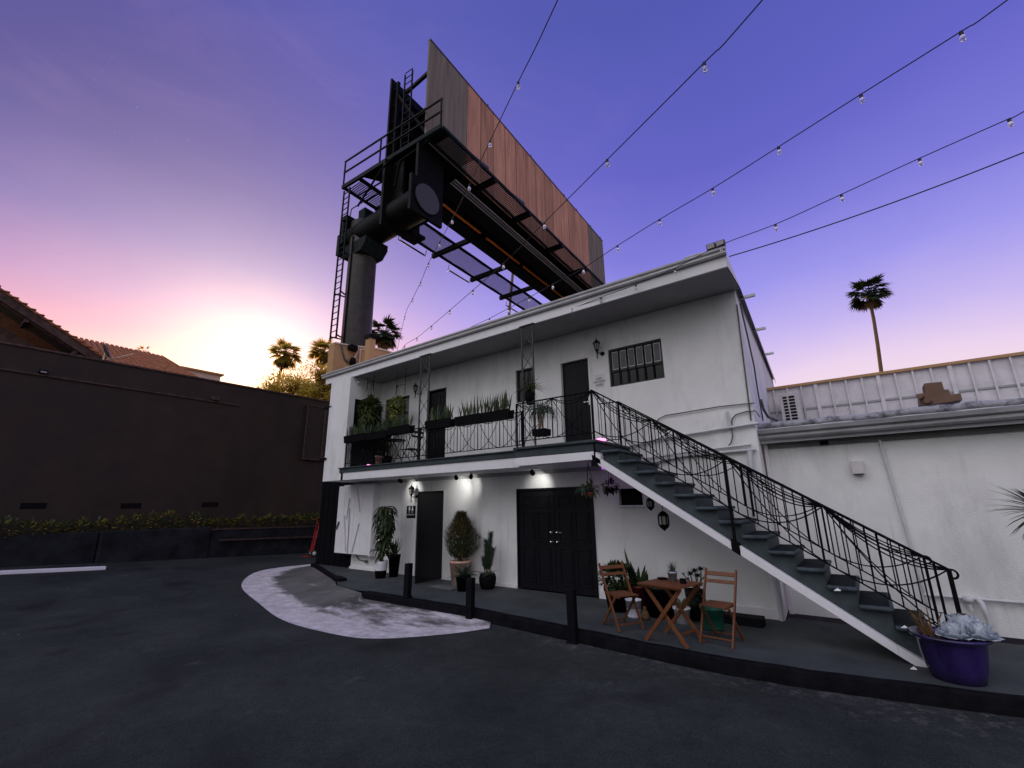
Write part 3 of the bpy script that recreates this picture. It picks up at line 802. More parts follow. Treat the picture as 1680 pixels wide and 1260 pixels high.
# windows
def window(name, h, nx, split, y=YW+0.05, papers=0, label=None):
    g = box(h[0], y+0.03, h[1], h[2], y+0.04, h[3]).build('window', M['winglass'], bld)
    if label: tag(g, label)
    f = MB(); t = 0.035
    f.box(h[0],y-0.01,h[1],h[0]+t,y+0.03,h[3]); f.box(h[2]-t,y-0.01,h[1],h[2],y+0.03,h[3]); f.box(h[0]+t,y-0.01,h[3]-t,h[2]-t,y+0.03,h[3]); f.box(h[0]+t,y-0.01,h[1],h[2]-t,y+0.03,h[1]+t)
    zs_ = h[1]+(h[3]-h[1])*split
    f.box(h[0]+t, y-0.005, zs_-0.025, h[2]-t, y+0.029, zs_+0.025)
    f.build('frame', M['winframe'], g)
    dx = (h[2]-h[0]-2*t)/nx
    b2 = MB()
    for i in range(1, nx):
        xx = h[0]+t+dx*i
        b2.box(xx-0.012, y-0.012, h[1]+t, xx+0.012, y-0.0051, h[3]-t)
    b2.build('bars', M['iron'], g)
    if papers:
        p = MB(); q = MB()
        for i in range(nx):
            xx = h[0]+t+dx*i
            p.box(xx+0.02, y+0.018, zs_+0.035, xx+dx-0.02, y+0.026, h[3]-t-0.015)
            q.box(xx+0.032, y+0.014, zs_+0.05, xx+dx-0.032, y+0.0175, h[3]-t-0.03)
        p.build('pane_edging', M['paper'], g); q.build('pane', M['winpaper'], g)
    return g
window('window', H['winr'], 6, 0.42, papers=1, label='six bay barred window with papered upper panes beside the upstairs door')
window('window', H['winm'], 3, 0.42, label='narrow dark barred window behind the lattice column')
wl_ = window('window', H['winl'], 5, 0.45, label='barred window behind the balcony table')
box(H['winl'][0]+0.06, YW+0.071, 4.02, H['winl'][2]-0.06, YW+0.079, 4.84).build('curtain', mat('curtain',(0.16,0.18,0.17),0.8), wl_)
h = H['box']
g = box(h[0], YW+0.10, h[1], h[2], YW+0.12, h[3]).build('vent_opening', M['black'], bld)
mb = MB(); mb.box(h[0]-0.03,YW-0.07,h[1]-0.035,h[2]+0.03,YW+0.1,h[1]-0.002); mb.box(h[0]-0.03,YW-0.02,h[1],h[0]-0.002,YW,h[3]+0.02); mb.box(h[0]-0.03,YW-0.03,h[3]+0.002,h[2]+0.03,YW,h[3]+0.02); mb.build('sill', M['trim'], g)
# white barn style shutters hanging on the lower left wall
a0, a1 = -12.95, -11.28
sh = box(a0, 8.25, 0.43, a1, 8.29, 2.36)
for xx in (a0+0.33, a0+0.66, a0+0.82, a0+1.22): sh.box(xx, 8.243, 0.43, xx+0.012, 8.2501, 2.36)
o = sh.build('shutter_panel', M['trim'], bld); tag(o, 'white boarded shutter with diagonal braces at the left end')
mb = MB(); y_ = 8.232
for (xa, za), (xb, zb) in (((a0+0.96,2.30),(a0+1.16,1.60)),((a0+1.16,1.28),(a0+0.90,0.48)),((a0+0.60,2.0),(a0+0.52,1.4)),((a0+0.40,1.5),(a0+0.60,0.5))):
    mb.beam((xa,y_,za),(xb,y_,zb),0.028,0.03)
mb.build('brace', M['conduit'], o)
mb = MB(); mb.beam((a0+0.05,8.22,1.10),(a0+0.17,8.22,1.32),0.03,0.04); mb.beam((a0+0.70,8.225,0.42),(a0+0.66,8.225,1.7),0.012,0.01); mb.build('latch', M['cable'], o)
mb = MB(); mb.box(a1, 8.25, 0.40, a1+0.06, YW, 2.38); mb.box(a0+0.2, 8.29, 2.36, a1+0.06, YW, 2.39); mb.build('shutter_frame', M['trim'], bld)
mb = MB(); mb.box(-12.42, YW-0.05, 0.0, -11.20, YW, 0.06); mb.build('plinth', M['trim'], bld)
mb = MB(); mb.box(H['ddoor'][2]+0.05, YW-0.03, 0.0, XE, YW, 0.14); mb.build('plinth', M['trim'], bld)
mb = MB(); mb.box(x_b+0.04, YW-0.02, 0.0, H['ddoor'][0]-0.05, YW, 0.07); mb.build('plinth', M['trim'], bld)
mb = MB(); mb.tube([(-12.2,YW-0.03,0.42),(-12.0,YW-0.03,0.26),(-11.7,YW-0.03,0.24)],0.012,6); mb.lathe((-11.62,YW-0.06,0.2),[(0.0,0),(0.05,0.01),(0.05,0.06),(0,0.08)],12); mb.build('tap', M['cable'], bld)
mb = MB(); mb.tube([(-0.99-0.31,YW-0.05,0.0),(-1.32,YW-0.05,0.95)],0.03,8); mb.build('drain_pipe', M['conduit'], bld)

# black boundary wall beyond the left end
bw = box(-14.35, YW+0.02, -0.1, -12.425, YW+0.25, 2.55)
for i in range(6): bw.box(-14.2+i*0.3, YW+0.005, 0.0, -14.19+i*0.3, YW+0.0201, 2.5)
tag(bw.build('boundary_wall', M['black']), 'black painted boarded wall at the left end of the terrace', 'wall')
q = PZ(730,964,0)
mt = MB().box(q.x-0.38, q.y-0.16, 0.002, q.x+0.34, q.y+0.16, 0.010); tag(mt.build('door_mat', M['mat_'], bevel=0.003), 'thin pale worn mat on the terrace before the single door', 'mat')
# stucco wing in glow-tinted tan that carries the parapet under the billboard column
XT = -14.3
wing = thing('stucco_wing', 'stucco parapet wall, tan with painted-in sunset glow, rising behind the left end of the roof', 'building', (XT, 9.0, 0))
tn = PX(549, 563, XT); tf = PX(655, 592, XT)
mb = MB()
top = [(549,563),(579.5,568.6),(611,571.4),(630,575),(649,581.4),(664,596)]
tp_ = [PX(a, b_, XT) for a, b_ in top]
vs = [(XT, p.y, p.z) for p in tp_] + [(XT, p.y, 6.0) for p in tp_] + [(XT-0.35, p.y, p.z) for p in tp_]
k = len(tp_)
mb.add(vs, [(i, i+k, i+k+1, i+1) for i in range(k-1)] + [(i, i+1, i+1+2*k, i+2*k) for i in range(k-1)])
mb.add([(XT,tn.y,6.0),(XT-0.35,tn.y,6.0),(XT-0.35,tn.y,tn.z),(XT,tn.y,tn.z)], [(0,3,2,1)])
mb.add([(XT-0.35,tn.y,6.0),(XT-0.35,tf.y,6.0),(XT-0.35,tf.y,tf.z),(XT-0.35,tn.y,tn.z)], [(0,1,2,3)])
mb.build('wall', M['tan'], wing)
mb = MB()
for a, b_ in zip(tp_, tp_[1:]): mb.beam(Vector(a)+Vector((-0.17,0,0.02)), Vector(b_)+Vector((-0.17,0,0.02)), 0.42, 0.05)
mb.build('coping', M['cream'], wing)
def onT(px, py, off=0.05):
    p = PX(px, py, XT+off); return p
mb = MB()
mb.tube([onT(560,565,.03), onT(563,580,.05), onT(566,590,.06), onT(577,598,.05)], 0.03, 7)
mb.build('cable_loop', M['cable'], wing)
mb = MB(); mb.tube([onT(587,569,.1), onT(586,578,.1), onT(582,586,.1), onT(580,598,.1)], 0.035, 8); mb.tube([onT(601,573), onT(591,573), onT(589.5,600)], 0.025, 8); mb.build('vent_pipe', M['cream'], wing)
mb = MB(); c_ = onT(579,571,.15); mb.box(c_.x-0.1,c_.y-0.15,c_.z-0.1,c_.x+0.1,c_.y+0.15,c_.z+0.1); c_ = onT(579,593,.12); mb.lathe(c_-Vector((0,0,0.15)),[(0,0),(0.1,0.02),(0.12,0.15),(0.08,0.28),(0,0.3)],12); mb.build('meter', M['steel'], wing)
ch = PY(606, 575, 9.2); 
t = thing('vent_stack', 'short timber clad vent stack with a dark cap behind the roof edge', 'vent', (ch.x, 9.2, 5.7))
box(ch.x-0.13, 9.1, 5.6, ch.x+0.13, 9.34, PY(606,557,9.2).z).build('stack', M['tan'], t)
box(ch.x-0.17, 9.06, PY(606,557,9.2).z, ch.x+0.17, 9.38, PY(606,551,9.2).z).build('cap', M['black'], t)

# ------------------------------------------------------------------ annex on the right
ann = thing('annex_building', 'white single storey annex with a heavy gutter on the right', 'building', (1.0, YW, 0))
YA = 9.06
zg = PY(1226,724,YA-0.32).z
mb = MB(); mb.add([(XE,YA,0),(9,YA,0),(9,YA,zg+0.1),(XE,YA,zg+0.1)], [(0,1,2,3)]); mb.add([(9,YA,0),(9,13,0),(9,13,zg+0.1),(9,YA,zg+0.1)], [(0,1,2,3)]); mb.build('wall', M['stucco'], ann)
mb = MB(); mb.box(XE, YA-0.06, 0.0, XE+0.06, YA-0.001, 2.9); mb.build('corner_trim', M['trim'], ann)
mb = MB(); mb.add([(XE-0.2,YA-0.2,zg+0.2),(9,YA-0.2,zg+0.2),(9,13.1,zg+0.26),(XE-0.6,13.1,zg+0.26)], [(0,1,2,3)]); mb.build('roof', M['membrane'], ann)
mb = MB()
pr = [(0.0,0.0),(-0.10,0.0),(-0.12,0.03),(-0.115,0.07),(-0.155,0.10),(-0.16,0.16),(-0.14,0.17),(0.0,0.17)]
xg = PY(1226,724,YA-0.32).x
mb.prism(pr, (xg, YA-0.22, zg), (0,1,0), (0,0,1), (10.4,0,0)); mb.build('gutter', M['annexgutter'], ann)
mb = MB(); mb.box(xg+0.04, YA-0.219, zg-0.05, 9, YA-0.17, zg+0.20); mb.build('fascia', M['trim'], ann)
mb = MB(); mb.box(XE+0.001, YA-0.169, zg+0.03, 9, YA, zg+0.06); mb.build('soffit', M['ledger'], ann)
mb = MB(); mb.box(XE+0.061, YA-0.05, zg-0.13, 9, YA-0.001, zg+0.029); mb.build('ledger_board', M['ledger'], ann)
MB().tube([(XE+0.08,YA-0.08,zg-0.02),(9,YA-0.08,zg-0.02)],0.014,6).build('long_conduit', M['gutter'], ann)
random.seed(11)
pts = []
x = -1.5
while x < 9:
    pts.append((x, YA-0.19+random.uniform(-.01,.01), zg+0.245+random.uniform(-.012,.012))); x += 0.16
MB().tube(pts, [0.055+random.uniform(-.006,.008) for _ in pts], 9).build('roof_roll', M['membrane'], ann)
mb = MB(); p = PY(1352,727,YA-0.07); mb.box(p.x-0.06,YA-0.056,p.z-0.03,p.x+0.06,YA-0.0501,p.z+0.04); mb.build('vent_slot', M['vent'], ann)
# metal clad wall on the annex roof
YR = 13.0
def atR(px, py): return PY(px, py, YR)
z0_ = zg+0.2; z1_ = (atR(1270,640).z + atR(1680,582).z)/2
rw = thing('roof_screen_wall', 'pale ribbed metal screen wall standing on the annex roof', 'wall', (1.0, YR, 3.1))
box(XS2-0.1, YR, z0_, 11, YR+0.1, z1_).build('cladding', M['annexwall'], rw)
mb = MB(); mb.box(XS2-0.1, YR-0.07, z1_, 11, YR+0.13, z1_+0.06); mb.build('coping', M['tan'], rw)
xr = [atR(q,640).x for q in (1287,1306,1324,1343,1362,1380,1403,1422,1443,1465,1490,1517,1540,1562,1588,1612,1636,1664)] 
dx_ = 0.30
mb = MB(); x = XS2+0.1
i = 0
while x < 10:
    w = 0.035 if i % 4 else 0.07
    mb.box(x-w/2, YR-0.05, z0_, x+w/2, YR+0.001, z1_); x += dx_; i += 1
mb.build('batten', M['annexwall'], rw)
mb = MB(); mb.box(XS2-0.1, YR-0.025, (z0_+z1_)/2+0.17, 11, YR+0.001, (z0_+z1_)/2+0.21); mb.build('rail', M['soffit'], rw)
# AC unit
p0, p1 = PY(1278,652,12.2), PY(1317,688,12.2)
ac = thing('ac_unit', 'boxy air conditioner with a slotted grille on the annex roof', 'air conditioner', ((p0.x+p1.x)/2, 12.2, 3.1))
zt_ = PY(1296,644,12.2).z; zb_ = PY(1296,690,12.2).z
box(p0.x, 12.2, zg+0.2, p1.x, 12.8, zt_).build('casing', M['acwhite'], ac, bevel=0.01)
mb = MB(); hgt = (zt_-0.07-zb_)/8; wg = (p1.x-p0.x)*0.78
for i in range(9):
    zz_ = zb_+(i-1)*hgt
    for (a, b_) in ((p0.x+0.07, p0.x+wg*.5-0.0), (p0.x+wg*.5+0.035, p0.x+wg)):
        mb.box(a, 12.19, zz_+0.014, b_, 12.2001, zz_+hgt-0.014)
mb.build('grille', M['vent'], ac)
# brown stepped duct box on the roof
bx = thing('duct_housing', 'stepped brown boxed duct on the annex roof', 'duct', (1.2, 9.6, 3.0))
mb = MB(); ol = [PY(q[0], q[1], 9.6) for q in ((1516,629),(1545,626),(1549,639),(1557,639),(1559,647),(1576,645),(1579,656),(1510,667),(1509,646),(1519,644))]
mb.prism([(p.x, p.z) for p in ol], (0,9.6,0), (1,0,0), (0,0,1), (0,0.35,0))
mb.build('housing', M['brownbox'], bx, bevel=0.004)
mb = MB(); 
for q in ((1508,650),(1521,657)):
    c_ = PY(*q, 9.5); mb.lathe(c_, [(0.040,0.0),(0.045,0.03),(0.045,0.25)], 14, axis=(0.3,1,0))
mb.build('pipe_end', M['brownbox'], bx)
# wall box, pipes and cables on the annex
p = PY(1407,767,YA-0.04)
t = thing('wall_light', 'white rectangular box light on the annex wall under the gutter', 'wall light', (p.x, YA, p.z))
box(p.x-0.075, YA-0.12, p.z-0.10, p.x+0.075, YA, p.z+0.10).build('housing', M['acwhite'], t, bevel=0.006)
box(p.x-0.06, YA-0.11, p.z-0.106, p.x+0.06, YA-0.02, p.z-0.1001).build('lens', M['vent'], t)
def pipe(name, pts, r, m, lbl, cat='pipe', n=8):
    o = MB().tube(pts, r, n).build(name, m); return tag(o, lbl, cat)
a_, b2_ = PY(1443,722,YA-0.04), PY(1497,905,YA-0.04)
pipe('conduit', [a_, b2_, b2_+(b2_-a_)*0.45], 0.019, M['conduit'], 'thin white conduit running down the annex wall from the gutter')
zp = PY(1605,984,YA-0.05).z; xx = PY(1605,985,YA-0.05).x
t = thing('gas_pipe', 'white gas pipe run low along the annex wall with a valve', 'pipe', (1.0, YA, zp))
pts = [(-0.1, YA-0.05, zp-0.01)]
MB().tube([(PY(1530,970,YA-.05).x-0.1,YA-0.05,zp+0.01),(6,YA-0.05,zp)], 0.02, 8).build('run', M['conduit'], t)
mb = MB(); xv = PY(1588,985,YA-.05).x; mb.lathe((xv,YA-0.06,zp-0.05),[(0,0),(0.05,0.01),(0.06,0.05),(0.045,0.08),(0,0.09)],12); mb.tube([(xv,YA-0.06,zp-0.03),(xv+0.01,YA-0.06,zp-0.15)],0.024,8); mb.build('valve', M['conduit'], t)
MB().tube([(xx,YA-0.03,zp+0.0),(xx+0.02,YA-0.08,zp-0.03),(xx+0.045,YA-0.08,zp-0.18),(xx+0.06,YA-0.08,0.0)],0.032,10).build('riser', M['conduit'], t)
# conduits on the wall right of the stairs
yc = YW-0.035
def W_(px, py, off=0.035): return PY(px, py, YW-off)
t = thing('conduit', 'curved thin conduit looping across the wall above the stair rail', 'pipe', tuple(W_(1100,690)))
MB().tube([W_(1074,702), W_(1076,694), W_(1081,687), W_(1092,681.5), W_(1120,677), W_(1180,667), W_(1238,661)], 0.010, 6).build('run', M['cable'], t)
pipe('conduit', [W_(1020,735,.05), W_(1080,720,.05), W_(1180,704,.05), W_(1245,694,.05)], 0.024, M['conduit'], 'thick white conduit sloping behind the upper stair rail')
pipe('conduit', [W_(1060,752,.05), W_(1130,741,.05), W_(1232,729,.05)], 0.020, M['conduit'], 'lower white conduit ending at the annex corner')
pipe('conduit', [W_(1040,765,.05), W_(1120,748,.05), W_(1232,738,.05), W_(1240,738,.05)], 0.024, M['gutter'], 'grey conduit just below the lower white conduit')
pipe('cable', [W_(1195,732), W_(1200,725), W_(1202,715), W_(1200,700), W_(1201,687), W_(1208,680), W_(1225,675), W_(1240,674), W_(1246,684)], 0.011, M['cable'], 'dark cable curling over the white conduit beside the annex gutter', 'cable', 6)
mb = MB(); c_ = W_(1197,697); mb.box(c_.x-0.03,YW-0.07,c_.z-0.05,c_.x+0.03,YW,c_.z+0.05); c2 = W_(1194,684); mb.tube([c2+Vector((0,0,0.1)),c2-Vector((0,0,0.15))],0.02,8); tag(mb.build('junction_box', M['gutter']), 'small grey junction box on the thick conduit', 'electrical box')
# downspout at the corner
pipe('downspout', [PY(1230,740,YW-.08), PY(1233,780,YW-.08), PY(1238,838,YW-.08), PY(1243,900,YW-.08)], 0.04, M['conduit'], 'white downspout at the corner where building and annex meet', 'pipe', 10)
pipe('cable', [PY(1209,500,YW-.02), PY(1216,560,YW-.02), PY(1224,625,YW-.02), PY(1232,690,YW-.02)], 0.012, M['cable'], 'grey cable down the right hand corner of the building', 'cable', 6)
pipe('cable', [PX(1214,497,XE+.06), PX(1226,550,XE+.06), PX(1237,600,XE+.02), PX(1243,640,XE-.02), PX(1252,690,XE-.05)], 0.014, M['cable'], 'dark cable sagging along the side wall of the building', 'cable', 6)
pipe('cable', [PX(1248,655,XE-.02), PX(1253,672,XE), PX(1260,684,XE), PX(1275,690,XE+.1)], 0.025, M['cable'], 'bundle of black cables curling onto the annex roof', 'cable', 6)
# ------------------------------------------------------------------ staircase
NST, RISE, RUN, XS0 = 15, 2.81/15, 0.290, -3.45
st = thing('outdoor_staircase', 'dark slate painted staircase with a white stringer beside the front wall', 'staircase', (-1.4, 7.6, 0))
def zlow(x): return 2.35-0.656*(x+3.45)
Y0S, Y1S = 7.15, 8.14
poly = [(XS0, zlow(XS0)+0.0)]
xe = XS0+RUN*NST
mb = MB()
for k in range(1, NST):
    xa = XS0+RUN*(k-1); xb = xa+RUN; zt = 2.81-RISE*k-0.051
    za, zb = max(0.0, zlow(xa)+0.02), max(0.0, zlow(xb)+0.02)
    mb.prism([(xa, za), (xb, zb), (xb, zt), (xa, zt)], (0, Y0S, 0), (1,0,0), (0,0,1), (0, Y1S-Y0S, 0))
o = mb.build('stair_flight', M['slate'], st)
for k in range(1, NST):
    xa = XS0+RUN*(k-1)+0.002; xb = xa+RUN+0.028; zt = 2.81-RISE*k
    o = MB().box(xa, 7.085, zt-0.05, xb-0.028, Y1S+0.03, zt-0.003).build('tread', M['tread'], st)
    q = MB(); q.tube([(xa+0.006,7.088,zt-0.027),(xb-0.026,7.088,zt-0.027),(xb-0.024,7.10,zt-0.027),(xb-0.024,Y1S+0.03,zt-0.027)],0.0265,10)
    q.build('nosing', M['nosing'], o)
mb = MB()
def strip(xa, xb):
    p = [(xa, zlow(xa)), (xb, max(zlow(xb), 0.0)), (xb, max(zlow(xb), 0.0)+0.10), (xa, zlow(xa)+0.125)]
    mb.prism(p, (0, YL, 0), (1,0,0), (0,0,1), (0, 0.118, 0))
strip(-3.60, -1.56); strip(-1.46, 0.02)
mb.prism([(0.02, zlow(0.02)), (0.14, 0.0), (0.33, 0.0), (0.02, zlow(0.02)+0.10)], (0, YL, 0), (1,0,0), (0,0,1), (0, 0.118, 0))
mb.build('stringer', M['trim'], st, bevel=0.006)
mb = MB(); mb.prism([(-1.56, zlow(-1.56)-0.005), (-1.46, zlow(-1.46)-0.005), (-1.46, zlow(-1.46)+0.14), (-1.56, zlow(-1.56)+0.14)], (0, YL-0.01, 0), (1,0,0), (0,0,1), (0, 0.13, 0)); mb.box(-3.60, YL-0.03, 2.36, -3.49, YL+0.02, 2.46)
mb.build('post_clamp', M['iron'], st)

# ------------------------------------------------------------------ railings
def railing(name, label, cat, P, L, H_, posts, period=0.86, nbar=9, group=None, loc=(0,0,0), arcs=True, swag=2, bar=0.0075, endscroll=False, posth=None):
    """P(s,h): point at run s (0..L) and height share h (0 bottom bar .. 1 top bar)"""
    t = thing(name, label, cat, loc, 0, group)
    MB().tube([P(0,1), P(L,1)], 0.014, 6).build('top_rail', M['iron'], t)
    MB().tube([P(0,0), P(L,0)], 0.010, 6).build('bottom_rail', M['iron'], t)
    n = max(1, int(round(L/(period/nbar))))
    for i in range(1, n):
        s_ = L*i/n
        MB().tube([P(s_,0), P(s_,1)], bar*(1.7 if i % nbar == 0 else 1.0), 4, cap=False).build('baluster', M['iron'], t)
    np_ = max(1, int(round(L/period))); p = L/np_
    mb = MB()
    def clip_curve(f, a, b_):
        pts = []
        for i in range(25):
            s_ = a+(b_-a)*i/24
            h = f(s_)
            if -0.001 <= s_ <= L+0.001 and -0.001 <= h <= 1.001: pts.append(P(s_, h))
        if len(pts) > 1: mb.tube(pts, 0.0078, 4, cap=False)
    if arcs:
        for k in range(0, np_+1):
            c_ = k*p
            clip_curve(lambda s_: ((s_-c_)/p)**2, c_-p, c_+p)
            clip_curve(lambda s_: 0.5*((s_-c_-p/2)/(p/2))**2*2, c_, c_+p) if False else None
        for k in range(np_):
            c_ = (k+0.5)*p
            for j in range(swag):
                dd = 0.14+0.07*j
                clip_curve(lambda s_: 1-dd*(1-((s_-c_)/(p*0.5))**2), c_-p/2, c_+p/2)
    mb.build('scrollwork', M['iron'], t)
    for s_, h0, w in posts:
        a = P(s_, 1.0)+Vector((0,0,0.005)); z0 = h0 if h0 is not None else P(s_, 0).z-0.1
        MB().beam((a.x, a.y, z0), a, w, w).build('post', M['iron'], t)
    if endscroll:
        a = P(L, 1); q = []
        for i in range(15):
            an = R(120)-R(300)*i/14; rr = 0.06*(1-i/22)
            q.append(a+Vector((0.02+rr*math.cos(an), 0, -0.055+rr*math.sin(an))))
        MB().tube(q, 0.012, 6).build('end_scroll', M['iron'], t)
    return t
def zn(x): return 2.81-(x-XS0)*(RISE/RUN)
YN, YFR = 7.045, 8.12
XR_0, XR_1 = -3.54, 0.60
def Pn(s, h): 
    x = XR_0+s
    zt = 3.69-0.648*(x+3.54); zb = zn(x)+0.10
    return Vector((x, YN, lerp(zb, zt, h)))
railing('stair_railing', 'near wrought iron stair railing with swags along the white stringer', 'railing', Pn, XR_1-XR_0, 1, [(0.0, 2.42, 0.032), (2.03, 1.10, 0.036), (XR_1-XR_0, 0.0, 0.040)], period=1.01, nbar=9, loc=(-1.5, YN, 0), endscroll=True, group=None, swag=3)
def Pf(s, h):
    x = -3.52+s
    zt = 3.66-0.655*(x+3.52); zb = zn(x)+0.12
    return Vector((x, YFR, lerp(zb, zt, h)))
far = railing('stair_railing', 'far wrought iron stair railing on the wall side of the steps', 'railing', Pf, 4.0, 1, [(0.0, 2.81, 0.03), (2.1, zn(-1.42)+0.02, 0.03), (4.0, 0.2, 0.03)], period=1.0, nbar=9, loc=(-1.5, YFR, 0), endscroll=True, swag=3)
mb = MB(); mb.tube([(-3.90,YFR,3.67),(-3.52,YFR,3.66)],0.012,6); mb.tube([(-3.90,YFR,2.93),(-3.52,YFR,2.93)],0.010,6)
for i in range(5): mb.tube([(-3.90+0.09*i,YFR,2.93),(-3.90+0.09*i,YFR,3.67)],0.0065,4)
mb.build('return_panel', M['iron'], far)
zt_r, zb_r = PY(857,674,7.40).z, 2.905
def Pb(s, h): return Vector((-11.42+s, 7.395, lerp(zb_r, zt_r-0.02, h)))
railing('balcony_railing', 'wrought iron balcony railing carrying the black planter boxes', 'railing', Pb, 11.42-5.28, 1, [(0.0, ZF, 0.025), (3.05, ZF, 0.03), (6.12, ZF, 0.035)], period=0.615, nbar=6, loc=(-8.4, 7.40, ZF))
def Pl(s, h): return Vector((-5.20+s, YN+0.02, lerp(2.93, 3.67, h)))
railing('landing_railing', 'short wrought iron railing at the front of the stair landing', 'railing', Pl, 1.64, 1, [(0.0, ZF, 0.03)], period=0.82, nbar=8, loc=(-4.4, YN, ZF))
# lattice columns
def lattice(x0, w, y, lbl):
    t = thing('lattice_column', lbl, 'column', (x0+w/2, y, ZF), 0, 'iron lattice columns holding the eave')
    zt = ZS-0.01
    for xx in (x0, x0+w): MB().beam((xx, y, ZF), (xx, y, zt), 0.028, 0.028).build('upright', M['greyiron'], t)
    mb = MB(); n = 5; hh = (zt-ZF-0.1)/n
    for i in range(n):
        z0 = ZF+0.05+i*hh
        for sg in (1, -1):
            pts = [(x0+w/2+sg*(w/2-0.01)*math.cos(math.pi*j/10), y, z0+hh*j/10) for j in range(11)]
            mb.tube(pts, 0.008, 5)
    mb.build('scrollwork', M['greyiron'], t)
    mb = MB(); mb.box(x0-0.05, y-0.04, zt-0.012, x0+w+0.05, y+0.04, zt); mb.box(x0-0.04, y-0.04, ZF, x0+w+0.04, y+0.04, ZF+0.012); mb.build('end_plate', M['greyiron'], t)
x1_ = PY(691,600,7.44).x; x2_ = PY(705,600,7.44).x
lattice(x1_, x2_-x1_, 7.44, 'left iron lattice column between the hanging baskets and the panelled door')
x1_ = PY(856,560,7.44).x; x2_ = PY(874,556,7.44).x
lattice(x1_, x2_-x1_, 7.44, 'right iron lattice column in front of the narrow window')

# ------------------------------------------------------------------ lamps
def wall_lantern(name, lbl, top, bot, gl=True):
    a, b_ = PY(*top, YW-0.16), PY(*bot, YW-0.16)
    H_ = a.z-b_.z; x = (a.x+b_.x)/2; z = b_.z
    t = thing(name, lbl, 'wall lantern', (x, YW, z+H_*0.45), 0, 'black coach lanterns on the white wall')
    c_ = (x, YW-0.16, z)
    s_ = H_/0.60
    mb = MB(); mb.lathe(c_, [(0.012*s_,0.0),(0.018*s_,0.16*s_),(0.03*s_,0.22*s_),(0.055*s_,0.24*s_),(0.05*s_,0.25*s_)], 8); mb.lathe(c_, [(0.105*s_,0.42*s_),(0.085*s_,0.455*s_),(0.04*s_,0.50*s_),(0.012*s_,0.53*s_),(0.012*s_,0.56*s_),(0.0,0.60*s_)], 8)
    for k in range(6):
        a_ = 2*math.pi*k/6
        mb.tube([(x+0.05*s_*math.cos(a_), YW-0.16+0.05*s_*math.sin(a_), z+0.25*s_), (x+0.088*s_*math.cos(a_), YW-0.16+0.088*s_*math.sin(a_), z+0.425*s_)], 0.006*s_, 4)
    mb.build('frame', M['iron'], t)
    MB().lathe(c_, [(0.045*s_,0.252*s_),(0.08*s_,0.418*s_)], 8).build('glass', M['lampglass'], t)
    mb = MB(); mb.lathe((x+0.05, YW, z+0.18*s_), [(0.06*s_,0),(0.05*s_,0.03),(0.0,0.045)], 14, axis=(0,-1,0)); mb.tube([(x+0.05,YW-0.03,z+0.18*s_),(x+0.03,YW-0.12,z+0.15*s_),(x,YW-0.16,z+0.22*s_)],0.012*s_,6); mb.build('bracket', M['iron'], t)
wall_lantern('wall_lantern', 'black coach lantern on the ground floor wall above the restroom sign', (675,793), (675,824))
wall_lantern('wall_lantern', 'black coach lantern upstairs between the barred window and the panelled door', (682,627), (681,653))
wall_lantern('wall_lantern', 'black coach lantern upstairs between the plain door and the six bay window', (979,553), (979,589))
# spot lamps under the balcony
def spot(px, py, lbl, tx, tz, e):
    p = PY(px, py, 7.95); p.z = 2.40
    t = thing('spot_lamp', lbl, 'spotlight', (p.x, 7.95, 2.46), 0, 'black spot lamps under the balcony')
    d = Vector((tx, YW, tz))-p; d.normalize()
    mb = MB(); mb.tube([p-d*0.05, p-d*0.02, p+d*0.07], [0.03, 0.045, 0.05], 12); mb.tube([(p.x,7.95,2.468),p],0.012,6); mb.build('housing', M['black'], t)
    MB().lathe(p+d*0.0705, [(0.04,0.0),(0.0,0.002)], 12, axis=d).build('lens', M['spotface'], t)
    L = D.lights.new('spot_beam', 'SPOT'); L.energy = e; L.color = (1.0, 0.98, 0.94); L.spot_size = R(88); L.spot_blend = 0.9; L.shadow_soft_size = 0.03
    lo = D.objects.new('spot_beam', L); COL.objects.link(lo); lo.parent = t; lo.location = (p+d*0.09)-Vector(t.location); lo.rotation_euler = d.to_track_quat('-Z', 'Y').to_euler()
sp = []
for (px, py, tx_px, lbl) in ((656,790,680,'leftmost black spot lamp under the balcony, by the coach lantern'),(748,783,757,'left one of the two paired spot lamps between the doors'),(773,781,766,'right one of the two paired spot lamps between the doors'),(873,777,887,'black spot lamp above the double door')):
    q = PY(tx_px, 800, YW)
    spot(px, py, lbl, q.x, 2.14, 12.0)
for (px, py, off) in ((655,797,0),):
    pass
# floodlight and small things on the roof corner
p = PY(1175,404,7.5)
t = thing('floodlight', 'twin head floodlight on the right front corner of the roof', 'floodlight', (p.x, 7.5, 5.8))
mb = MB()
for sx in (-0.075, 0.075):
    c_ = p+Vector((sx,0,0.0)); mb.box(c_.x-0.07, 7.44, c_.z-0.055, c_.x+0.07, 7.52, c_.z+0.055)
mb.build('lamp_head', M['greyiron'], t, bevel=0.008)
mb = MB(); mb.lathe((p.x, 7.52, 5.79), [(0.06,0),(0.06,0.03),(0.025,0.05),(0.025,p.z-5.82)], 12); mb.tube([(p.x-0.02,7.5,5.83),(p.x-0.25,7.42,5.83),(p.x-0.5,7.36,5.81)],0.012,6); mb.build('base', M['conduit'], t)
mb = MB()
for sx in (-0.075, 0.075): mb.box(p.x+sx-0.055, 7.432, p.z-0.04, p.x+sx+0.055, 7.4399, p.z+0.04)
mb.build('lens', M['lampglass'], t)
